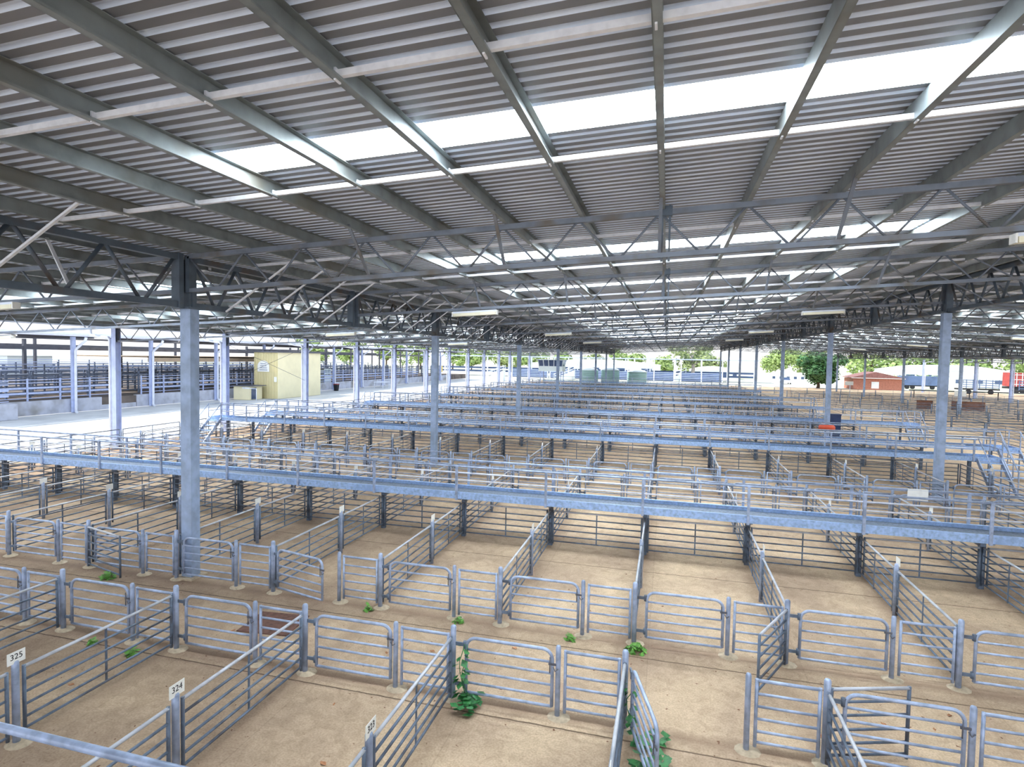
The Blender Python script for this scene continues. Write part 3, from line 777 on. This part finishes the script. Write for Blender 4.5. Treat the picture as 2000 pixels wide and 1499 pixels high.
for k in range(26):
    b = MB(); q = random.uniform(.03, .06); a = random.uniform(0, 6.28)
    b.add([(-q, 0, .006), (-.3*q, .5*q, .014), (.5*q, .45*q, .01), (q, 0, .02), (.5*q, -.4*q, .012), (-.3*q, -.5*q, .02)], ((0, 1, 2, 3), (0, 3, 4, 5)))
    if k < 6: x, y = ((-7.25, 8.5), (-6.7, 8.5), (-6.9, 4.6), (-6.3, 4.9), (-6.6, 5.0), (-6.1, 4.3))[k]
    else: x, y = random.uniform(-9, 4), random.choice((random.uniform(4.5, 7.2), random.uniform(8.2, 9.5)))
    if inview([(x, y, 0)], 0): single('dry_leaf', b, DRY, 'curled brown dry leaf lying on the near concrete floor', 'leaf', 'dry leaves on the floor', (x, y, 0), a)

# ------------------------------------------------------------------ left neighbour: retaining wall, rails, columns, roof
w = MB(); w.box((-43.7, 24, .55), (.9, 12.2, 1.1)); w.box((-45.1, 33.9, .525), (.4, 7.6, 1.05)); w.box((-45.1, 39.3, .2), (.4, 3.2, .4)); w.box((-45.1, 79.5, .525), (.4, 77, 1.05))
w.box((-46.2, 30.2, .525), (2.4, .3, 1.05))
struct('retaining_wall', w, WALLC)
WR = []
for z in (1.25, 1.62, 2.0, 2.38, 2.62):
    q = MB(); q.bar((0, 0, z), (2.3, 0, z), .04, .14 if z in (1.62, 2.0) else .05); WR.append(('rail', q.mesh('white_rail', PAINTW), []))
q = MB(); q.box((0, 0, 1.85), (.09, .09, 1.7)); WR.append(('post', q.mesh('white_rail_post', PAINTW), []))
WRM = merge(WR, 'rail_fence', PAINTW)
k = 0
for t in range(34):
    y = 20.2+t*2.4
    if 37.3 < y < 40.2: continue
    x = -43.5 if y < 29 else -45.3
    if not inview([(x, y, 1), (x, y+2.3, 2.6)], 40): continue
    lab = 'pale horizontal-rail fence section on the concrete wall, %s from the camera' % nth(k); k += 1
    if k <= 12: spawn('rail_fence', WR, (x, y, 0), PI/2, lab, 'fence', 'pale rail fences on the wall')
    else: tag(link('rail_fence', WRM, None, (x, y, 0), PI/2), lab, 'fence', 'pale rail fences on the wall')
k = 0
for y in (28.0, 35.2, 42.3, 50.1, 57.5, 65.0, 72.0, 79.7, 86.6, 95.4, 103, 111.3):
    if not inview([(-44.5, y, 0), (-44.5, y, 5.8)], 60): continue
    root = empty('neighbour_column', (-44.6, y, 0), 'white column with curved downpipe on the far side of the road, %s from the camera' % nth(k), 'column', 'columns across the road'); k += 1
    q = MB(); q.box((-.12, 0, 2.95), (.2, .3, 5.9)); part('shaft', q, PAINTW, root)
    q = MB(); q.tube(((1.2, .0, 5.85), (1.1, 0, 5.6), (.2, 0, 4.95), (.1, 0, 4.8), (.1, 0, .3), (.16, -.05, .12), (.5, -.25, .05)), .1, 8); part('downpipe', q, WHITE, root)
q = MB(); q.box((0, 0, 0), (.25, 96, .26)); q.box((.18, 0, .06), (.12, 96, .16)); single('neighbour_gutter', q, WHITE, 'long white gutter along the roof edge across the road', 'gutter', None, (-43.6, 74, 6.05))
q = MB(); q.box((0, 0, 0), (8, 96, .06))
for t in range(12): q.box((0, -46+t*8.3, -.16), (8, .12, .28))
single('neighbour_roof', q, ROOFD, 'dark underside of the awning roof across the road', 'roof', None, (-48.0, 74, 6.1))
k = 0
for x, zb in ((-56, 5.0), (-68, 5.3)):
    q = MB(); q.box((0, 0, 0), (.2, 100, .3)); q.box((0, 0, .9), (.12, 100, .12))
    for t in range(11): q.box((0, -48+t*9.6, (1.0-zb)/2+.4), (.24, .24, zb-.2))
    single('portal_beam', q, ROOFD, ('dark steel frame beam above the yards across the road', 'further dark steel frame beam behind the yards across the road')[k], 'frame', None, (x, 78, zb)); k += 1
YC = MB()
for z in (.35, .8, 1.25, 1.7): YC.bar((0, 0, z), (9.4, 0, z), .05, .07)
for t in range(5): YC.box((t*2.35, 0, 1.0), (.12, .12, 2.0))
YCM = YC.mesh('cattle_yard_fence', YARDR)
for r, x in enumerate((-47.5, -50.5, -54, -58.5, -64, -71, -80)):
    k = 0
    for t in range(10):
        y = 22+t*9.6
        if inview([(x, y, 1), (x, y+9.4, 3)], 10):
            tag(link('cattle_yard_fence', YCM, None, (x, y, 1.0), PI/2), 'dark cattle-yard fence across the road, %s from camera in row %s' % (nth(k), ('one', 'two', 'three', 'four', 'five', 'six', 'seven')[r]), 'fence', 'cattle yard fences'); k += 1
k = 0
for t in range(11):
    y = 24+t*9
    for x0 in (-58,):
        if inview([(x0, y, 1), (x0+9, y, 3)], 10):
            tag(link('cattle_yard_fence', YCM, None, (x0, y, 1.0)), 'dark cross fence between the cattle yards across the road, %s from the camera' % nth(k), 'fence', 'cattle yard cross fences'); k += 1
# raised catwalks over the yards, an awning behind the hut and a white panelled crate
for k, (x, y) in enumerate(((-52, 52), (-61, 60), (-74, 70))):
    root = empty('cattle_catwalk', (x, y, 1.0), 'raised catwalk with thin rails over the yards across the road, %s from the road' % nth(k), 'walkway', 'catwalks across the road')
    q = MB(); q.box((0, 0, 1.7), (1.0, 84, .16)); part('deck', q, YARDR, root)
    for sx in (-.5, .5):
        for z in (2.15, 2.6):
            q = MB(); q.bar((sx, -42, z), (sx, 42, z), .05, .05); part('rail', q, PAINTW, root)
    for t in range(22):
        q = MB(); q.box((.5, -42+t*4, 1.3), (.1, .1, 2.6)); part('post', q, YARDR, root)
q = MB(); q.box((0, 0, 0), (9, 24, .12)); q.box((4.4, 0, -.2), (.2, 24, .5))
single('beige_awning', q, mat('beige_roof', (206, 184, 158), .6, 0, .08, 1), 'low beige awning roof left of the cream hut across the road', 'awning', None, (-51.2, 56, 4.35))
root = empty('panel_crate', (-45.9, 71.6, 1.0), 'white slatted crate standing on the wall behind the cream hut', 'crate')
q = MB(); q.box((0, 0, .55), (1.0, 1.7, 1.1)); part('body', q, SHEDW, root)
q = MB()
for z in (1.25, 1.85): q.box((0, 0, z), (1.0, 1.7, .1))
for yy in (-.8, 0, .8): q.box((0, yy, 1.5), (.9, .1, .8))
part('upper_frame', q, SHEDW, root)
root = empty('wheelie_bin', (-43.2, 70.2, 0), 'small dark bin with red lid by the road wall', 'bin')
q = MB(); q.add([(-.2,-.22,0),(.2,-.22,0),(.2,.22,0),(-.2,.22,0),(-.28,-.3,.85),(.28,-.3,.85),(.28,.3,.85),(-.28,.3,.85)], ((3,2,1,0),(4,5,6,7),(0,1,5,4),(1,2,6,5),(2,3,7,6),(3,0,4,7))); part('body', q, RUBBER, root)
q = MB(); q.box((0, 0, .9), (.6, .64, .08)); part('lid', q, RED, root)
root = empty('work_table', (-41.6, 80.2, 0), 'white table standing on the road beyond the cream hut', 'table')
q = MB(); q.box((0, 0, .9), (1.6, 2.2, .1)); part('top', q, WHITE, root)
for a, b in ((-.7, -1), (.7, -1), (-.7, 1), (.7, 1)):
    q = MB(); q.box((a, b, .43), (.08, .08, .86)); part('leg', q, WHITE, root)
q = MB(); q.box((0, 0, 1.35), (.1, .9, 1.3)); q.box((.06, 0, 1.35), (.02, .5, .7)); single('yellow_sign', q, YEL, 'yellow sign fixed to the rails across the road', 'sign', None, (-44.9, 112.6, 1.0))

# cream hut and its small lean-to
root = empty('cream_hut', (-42.0, 58.2, 0), 'tall cream steel-clad hut with flat roof beside the road', 'hut')
q = MB(); q.box((0, .1, 2.5), (3.0, 8.0, 5.0)); part('body', q, CREAM, root)
q = MB()
for k in range(19): q.box((-1.42+k*.158, -3.93, 2.5), (.05, .04, 5.0))
part('ribbed_front', q, CREAMD, root)
q = MB(); q.box((0, .1, 5.06), (3.4, 8.4, .12)); q.box((-.4, -1.2, 5.3), (4.4, 5.2, .1)); part('roof', q, ROOFD, root)
q = MB(); pts = [(-.75, 0), (.75, 0), (.75, .6)]+[(.75*math.cos(a), .6+.62*math.sin(a)) for a in [PI*k/10 for k in range(1, 10)]]+[(-.75, .6)]
q.add([(x-.25, -4.0, 2.9+z) for x, z in pts], (tuple(range(len(pts))),)); part('arched_sign', q, PLATE, root)
q = MB()
for k in range(4): q.box((-.25, -4.01, 3.1+k*.22), (1.0-.1*k, .01, .06))
part('sign_lines', q, BLUE, root)
q = MB(); q.box((1.25, -3.98, 2.1), (.34, .02, .55)); part('small_notice', q, PLATE, root)
root = empty('lean_to_shed', (-42.9, 52.6, 0), 'low cream lean-to shed in front of the tall hut', 'shed')
q = MB(); q.box((0, 0, .7), (2.0, 1.9, 1.4)); part('body', q, CREAM, root)
q = MB(); q.box((.1, 0, 1.45), (2.5, 2.4, .07)); part('roof', q, ROOFD, root)
q = MB(); q.box((1.01, -.35, .65), (.03, .75, 1.2)); part('door', q, GLASS, root)
q = MB(); q.tube(((-40.6, 51, 0), (-40.6, 51, 1.25), (-41.9, 50.6, 1.3)), .04, 6); q.box((-41.6, 50.7, 1.3), (.8, .1, .12))
single('boom_arm', q, WHITE, 'white boom arm on a post in front of the lean-to shed', 'boom')

# ------------------------------------------------------------------ far end: tanks, tower, ramps
for k, (x, y, r, h) in enumerate(((-14.8, 116, 1.65, 2.75), (-10.75, 116, 1.75, 2.85), (-5.6, 116.5, 1.85, 2.6))):
    root = empty('water_tank', (x, y, 0), 'pale green round water tank beyond the pens, %s of three' % ('leftmost', 'middle', 'rightmost')[k], 'tank', 'water tanks')
    q = MB(); pr = [(r, 0)]
    for t in range(8): pr += [(r, h*t/8+.05), (r+.03, h*t/8+.12), (r+.03, h*t/8+.2), (r, h*t/8+.27)]
    q.lathe(pr+[(r, h)], n=28); part('wall', q, TANK, root)
    q = MB(); q.lathe(((r+.06, h), (r+.04, h+.06), (r*.8, h+.3), (r*.4, h+.48), (.2, h+.52)), n=28); part('roof', q, SHEDW, root)
root = empty('control_booth', (-19.5, 101, 0), 'raised white control booth with sloping windows near the far end', 'booth')
q = MB(); q.box((0, 0, 3.15), (4.2, 3.2, .9)); part('body', q, SHEDW, root)
q = MB(); q.add([(-2.0,-1.5,3.6),(2.0,-1.5,3.6),(2.0,1.5,3.6),(-2.0,1.5,3.6),(-2.25,-1.75,4.65),(2.25,-1.75,4.65),(2.25,1.75,4.65),(-2.25,1.75,4.65)], ((0,1,5,4),(1,2,6,5),(2,3,7,6),(3,0,4,7))); part('windows', q, GLASS, root)
for x in (-2.1, -1.2, -.3, .6, 1.4, 2.12):
    q = MB(); q.bar((x*.97, -1.55, 3.6), (x*1.05, -1.78, 4.65), .12, .1); part('mullion', q, SHEDW, root)
q = MB(); q.box((0, 0, 4.72), (4.8, 3.8, .12)); part('roof', q, SHEDW, root)
for a, b in ((-1.8, -1.3), (1.8, -1.3), (-1.8, 1.3), (1.8, 1.3)):
    q = MB(); q.box((a, b, 1.35), (.14, .14, 2.7)); part('leg', q, PAINTW, root)
for k, (x, y) in enumerate(((-36, 120), (-6, 150), (2, 148), (-24, 140))):
    root = empty('loading_ramp', (x, y, 0), 'white railed loading ramp at the far end, %s from left' % nth((0, 2, 3, 1)[k]), 'ramp', 'loading ramps')
    q = MB(); q.add([(-2.5,-.8,0),(2.5,-.8,0),(2.5,.8,0),(-2.5,.8,0),(-2.5,-.8,.1),(2.5,-.8,2.2),(2.5,.8,2.2),(-2.5,.8,.1)], ((3,2,1,0),(4,5,6,7),(0,1,5,4),(1,2,6,5),(2,3,7,6),(3,0,4,7))); part('deck', q, SHEDW, root)
    q = MB()
    for yy in (-.8, .8):
        for dz in (.5, 1.1): q.bar((-2.5, yy, .1+dz), (2.5, yy, 2.2+dz), .06, .08)
        for t in range(5): q.box((-2.5+t*1.25, yy, .1+t*.525+.55), (.07, .07, 1.1))
    part('railing', q, WHITE, root)
k = 0
for x in (-34, -24, -14, -3, 8):
    root = empty('far_yard_fence', (x, 146, 0), 'blue-backed far yard fence beyond the shed, %s from left' % nth(k), 'fence', 'far yard fences'); k += 1
    q = MB()
    for z in (.4, .8, 1.2, 1.6, 2.0): q.bar((-4.8, 0, z), (4.8, 0, z), .1, .12)
    part('rails', q, PAINTW, root)
    q = MB(); q.box((0, .5, 1.1), (9.6, .1, 2.1)); part('dark_backing', q, BLUE, root)  # flat blue-grey sheet set behind the rails
    for t in range(3):
        q = MB(); q.box((-4.7+t*4.7, 0, 2.6), (.25, .25, 5.2)); part('post', q, WHITE, root)

# ------------------------------------------------------------------ trees and hedges
def crown_mesh(name, blobs, n, leaf, m_):
    b = MB(); tot = sum(q[3]**2 for q in blobs)
    for bx, by, bz, r in blobs:
        for k in range(int(n*r*r/tot)):
            th = random.uniform(0, 2*PI); ph = math.acos(random.uniform(-1, 1)); d = r*random.uniform(.62, 1.05)
            nn = Vector((math.sin(ph)*math.cos(th), math.sin(ph)*math.sin(th), math.cos(ph)*.85)); c_ = Vector((bx, by, bz))+nn*d
            nn = (nn+Vector((random.uniform(-.6, .6), random.uniform(-.6, .6), random.uniform(-.3, .8)))).normalized()
            u = nn.cross(Vector((0, 0, 1))).normalized() if abs(nn.z) < .95 else Vector((1, 0, 0)); v = nn.cross(u); q = leaf*random.uniform(.5, 1.2)
            b.add([c_-u*q, c_-v*q*.7, c_+u*q, c_+v*q*.7], ((0, 1, 2, 3),))
    return b.mesh(name, m_)
def blobs(w, h, z0, n):
    out = [(0, 0, z0+h*.5, min(w, h)*.42)]
    for k in range(n): out.append((random.uniform(-.5, .5)*w*.75, random.uniform(-.5, .5)*w*.6, z0+random.uniform(.2, .85)*h, min(w, h)*random.uniform(.2, .34)))
    return out
def tree(x, y, w, h, z0, m_, bark, n, leaf, label, tr=.2, group=None, nb=9):
    root = empty('tree', (x, y, 0), label, 'tree', group)
    q = MB(); q.tube(((0, 0, 0), (.1*w*.1, 0, z0+.3), (-.05*w*.3, .1, z0+h*.4), (.05*w, 0, z0+h*.75)), [tr*1.2, tr, tr*.7, tr*.3], 8)
    for k in range(4): q.tube(((0, 0, z0+h*(.1+.12*k)), (w*.25*math.cos(k*1.9), w*.2*math.sin(k*1.9), z0+h*(.4+.13*k))), [tr*.5, tr*.2], 6)
    part('trunk', q, bark, root)
    link('crown', crown_mesh('tree_crown', blobs(w, h, z0, nb), n, leaf, m_), root)
tree(6.2, 152, 14, 8.2, 3.0, LEAFG, BARK, 1300, .42, 'tall pale-trunked gum tree beyond the far end of the shed', .42)
tree(29.2, 128, 8.4, 7.0, .2, LEAFD, BARKD, 5200, .3, 'dense dark green tree beside the brick building', .3)
tree(36, 206, 12, 9, 1.5, LEAFL, BARKD, 3000, .45, 'sunny light green tree left of the dark tree', .3)
tree(45, 212, 13, 10, 1.2, LEAFL, BARKD, 3000, .45, 'broad light green tree directly behind the parked white car', .3)
tree(15, 200, 8, 6, 1.5, LEAFG, BARKD, 1200, .45, 'small olive tree beside the pale far shed', .25)
for k in range(7):
    tree(-118+k*9.5, 176+k*9, 13, 9+2*(k % 2), 2.0, LEAFL, BARKD, 1800, .5, 'sunlit tree behind the yards across the road, %s from left' % nth(k), .3, 'trees beyond the left yards')
for k in range(11):
    tree(62+k*11.5, 205-k*5, 16, 12-(k % 3), .5, LEAFL, BARKD, 2200, .55, 'sunlit green tree in the belt beyond the right eave, %s from left' % nth(k), .3, 'trees beyond the right eave')
for k in range(6):
    root = empty('hedge', (56+k*14, 172-k*3, 0), 'bright low hedge below the right-hand tree belt, %s from left' % nth(k), 'hedge', 'right-hand hedges')
    link('foliage', crown_mesh('hedge_foliage', [(t*2.0-6, 0, 1.1, 1.6) for t in range(8)], 1500, .35, LEAFL), root)

for k in range(8):
    tree(-70+k*11.5, 205, 12, 6.5+(k % 3)*.8, .6, LEAFG if k % 3 == 1 else LEAFL, BARKD, 1500, .5, 'hazy tree beyond the tanks and far yards, %s from left' % nth(k), .25, 'trees beyond the far yards')
root = empty('pole_shed', (-22, 152, 0), 'long open pole shed with pale roof beyond the far yards', 'shed')
q = MB(); q.box((0, 0, 5.3), (86, 9, .25)); part('roof', q, PAINTW, root)
for t in range(15):
    q = MB(); q.box((-42+t*6, -4, 2.6), (.3, .3, 5.2)); part('post', q, WHITE, root)
for k in range(2):
    q = MB(); q.bar((-43, 3, 1.2+k*.9), (43, 3, 1.2+k*.9), .1, .5); part('back_rail', q, BLUE, root)

# ------------------------------------------------------------------ right background: brick building, sheds, vehicles
root = empty('brick_building', (40.0, 132, 0), 'low red brick building with wide gable beyond the right yards', 'building')
q = MB(); q.box((0, 0, 1.1), (8.6, 6, 2.2)); part('wall', q, BRICK, root)
q = MB(); q.add([(-4.9,-3.4,2.3),(4.9,-3.4,2.3),(-.4,-3.4,3.5),(-4.9,3.4,2.3),(4.9,3.4,2.3),(-.4,3.4,3.5)], ((0,1,2),(5,4,3),(0,2,5,3),(2,1,4,5))); part('gable_roof', q, TERRA, root)
q = MB(); q.box((0, -3.3, 2.25), (9.4, .2, .12)); part('fascia', q, PLATE, root)
q = MB(); q.box((-.4, -3.05, .9), (1.3, .06, 1.3)); part('roller_door', q, SHEDW, root)
for k, (x, y, w_, h_, d_, lb) in enumerate(((74, 190, 26, 5.2, 20, 'long white curved-roof shed behind the brick building'), (76, 168, 20, 3.6, 10, 'lower white roof in front of the long white shed'),
                                 (13, 178, 13, 3.6, 12, 'white gabled shed behind the gum tree'), (32, 176, 9, 2.6, 6, 'white marquee roof near the parked car'), (-22, 190, 40, 5, 14, 'pale distant shed beyond the tanks'), (-90, 62, 7, 5.6, 6, 'white building with dark windows at the far left edge'))):
    root = empty('far_shed', (x, y, 0), lb, 'shed')
    q = MB(); q.box((0, 0, h_*.35), (w_, d_, h_*.7)); part('wall', q, SHEDW, root)
    q = MB(); n = 8; pts = [(-w_/2-.3+ (w_+.6)*t/n, h_*.7+h_*.3*math.sin(PI*t/n)) for t in range(n+1)]
    vs = [(a, -d_/2-.2, z) for a, z in pts]+[(a, d_/2+.2, z) for a, z in pts]
    q.add(vs, [(t, t+1, n+2+t, n+1+t) for t in range(n)]+[tuple(range(n+1)), tuple(range(2*n+1, n, -1))]); part('roof', q, SHEDW, root)
    for t in range(5):
        q = MB(); q.box((-w_*.4+t*w_*.2, -d_/2-.03, h_*.35), (w_*.08, .05, h_*.25)); part('window', q, GLASS, root)
root = empty('parked_car', (27.2, 150, 0), 'small white car parked on the bright ground beyond the pens', 'car')
q = MB(); q.box((0, 0, .62), (1.8, 4.2, .62)); part('body', q, WHITE, root)
q = MB(); q.add([(-.85,-1.2,.93),(.85,-1.2,.93),(.85,1.6,.93),(-.85,1.6,.93),(-.7,-.7,1.5),(.7,-.7,1.5),(.7,1.3,1.5),(-.7,1.3,1.5)], ((4,5,6,7),(0,1,5,4),(1,2,6,5),(2,3,7,6),(3,0,4,7))); part('cabin', q, GLASS, root)
for a, b in ((-.85, -1.3), (.85, -1.3), (-.85, 1.3), (.85, 1.3)):
    q = MB(); q.tube(((a-.1, b, .34), (a+.1, b, .34)), .34, 12); part('wheel', q, RUBBER, root)
root = empty('stock_truck', (66.5, 132, 0), 'red stock truck at the right edge of the photo', 'truck')
q = MB(); q.box((0, 0, 2.6), (7.6, 2.5, 2.6)); part('crate', q, RED, root)
q = MB()
for t in range(9): q.box((-3.6+t*.9, -1.28, 2.6), (.12, .06, 2.6))
for z in (1.7, 2.6, 3.5): q.box((0, -1.28, z), (7.6, .05, .1))
part('crate_slats', q, SHEDW, root)
q = MB(); q.box((0, 0, 1.05), (7.8, 2.2, .4)); part('chassis', q, RUBBER, root)
for t in (-2.6, -1.5, 1.6, 2.7):
    q = MB(); q.tube(((t, -1.2, .5), (t, -.8, .5)), .5, 12); part('wheel', q, RUBBER, root)
root = empty('container_trailer', (51.0, 140, 0), 'blue-grey box trailer parked beyond the right yards', 'trailer')
q = MB(); q.box((0, 0, 1.75), (7.0, 2.5, 1.9)); part('box', q, BLUE, root)
q = MB(); q.box((0, 0, .7), (7.4, 2.2, .25)); part('chassis', q, RUBBER, root)
for t in (-2.4, -1.4, 2.2):
    q = MB(); q.tube(((t, -1.2, .42), (t, -.8, .42)), .42, 12); part('wheel', q, RUBBER, root)
for k, (x, y) in enumerate(((54, 122), (61, 118), (68, 114))):
    root = empty('flat_trailer', (x, y, 0), 'blue slatted trailer beyond the right eave, %s from left' % nth(k), 'trailer', 'blue slatted trailers')
    q = MB()
    for z in (1.3, 1.7, 2.1, 2.5): q.bar((-3, 0, z), (3, 0, z+.15*(k-1)), .06, .14)
    for t in range(7): q.box((-3+t, 0, 1.8), (.1, .1, 1.6))
    part('slatted_side', q, BLUE, root)
    q = MB(); q.box((0, .9, .85), (6.2, 2.0, .25)); part('chassis', q, RUBBER, root)
    for t in (-1.6, 1.8):
        q = MB(); q.tube(((t, -.1, .4), (t, .3, .4)), .4, 10); part('wheel', q, RUBBER, root)
q = MB(); q.box((0, 0, 1.15), (26, 1.2, .12))
for t in range(8): q.box((-12.5+t*3.55, 0, .55), (.1, .1, 1.1))
single('feed_rack', q, RUBBER, 'long dark roofed feed rack behind the right-hand yards', 'rack', None, (49, 101, 0), -.05)

# ------------------------------------------------------------------ light
wd = bpy.data.worlds.new('sky'); SC.world = wd; wd.use_nodes = True
nt = wd.node_tree; bg = nt.nodes['Background']
tc = nt.nodes.new('ShaderNodeTexCoord'); sp = nt.nodes.new('ShaderNodeSeparateXYZ'); nt.links.new(tc.outputs['Generated'], sp.inputs[0])
cr = nt.nodes.new('ShaderNodeValToRGB'); nt.links.new(sp.outputs['Z'], cr.inputs['Fac'])
cr.color_ramp.elements[0].position = 0.; cr.color_ramp.elements[0].color = (1., 1., 1., 1)
cr.color_ramp.elements[1].position = .8; cr.color_ramp.elements[1].color = (.62, .78, 1., 1)
nt.links.new(cr.outputs['Color'], bg.inputs['Color']); bg.inputs['Strength'].default_value = 1.45
sd = bpy.data.lights.new('sun', 'SUN'); so = bpy.data.objects.new('sun', sd); COL.objects.link(so)
sd.energy = 6.; sd.angle = .01; sd.color = (1., .96, .9)
so.rotation_euler = Vector((.75, .18, -1.)).to_track_quat('-Z', 'Y').to_euler()
sd2 = bpy.data.lights.new('added_fill_sun', 'SUN'); so2 = bpy.data.objects.new('added_fill_sun', sd2); COL.objects.link(so2)  # added low fill lamp behind the camera, brightens camera-facing sides
sd2.energy = 1.5; sd2.angle = .9; sd2.color = (.86, .93, 1.)
so2.rotation_euler = Vector((-.15, 1., -.16)).to_track_quat('-Z', 'Y').to_euler()
SC.view_settings.view_transform = 'Standard'; SC.view_settings.look = 'None'; SC.view_settings.exposure = 0.
SC.cycles.max_bounces = 6; SC.cycles.diffuse_bounces = 4; SC.cycles.glossy_bounces = 3; SC.cycles.transmission_bounces = 3
SC.cycles.caustics_reflective = False; SC.cycles.caustics_refractive = False; SC.cycles.sample_clamp_indirect = 6.
SC.cycles.use_denoising = True
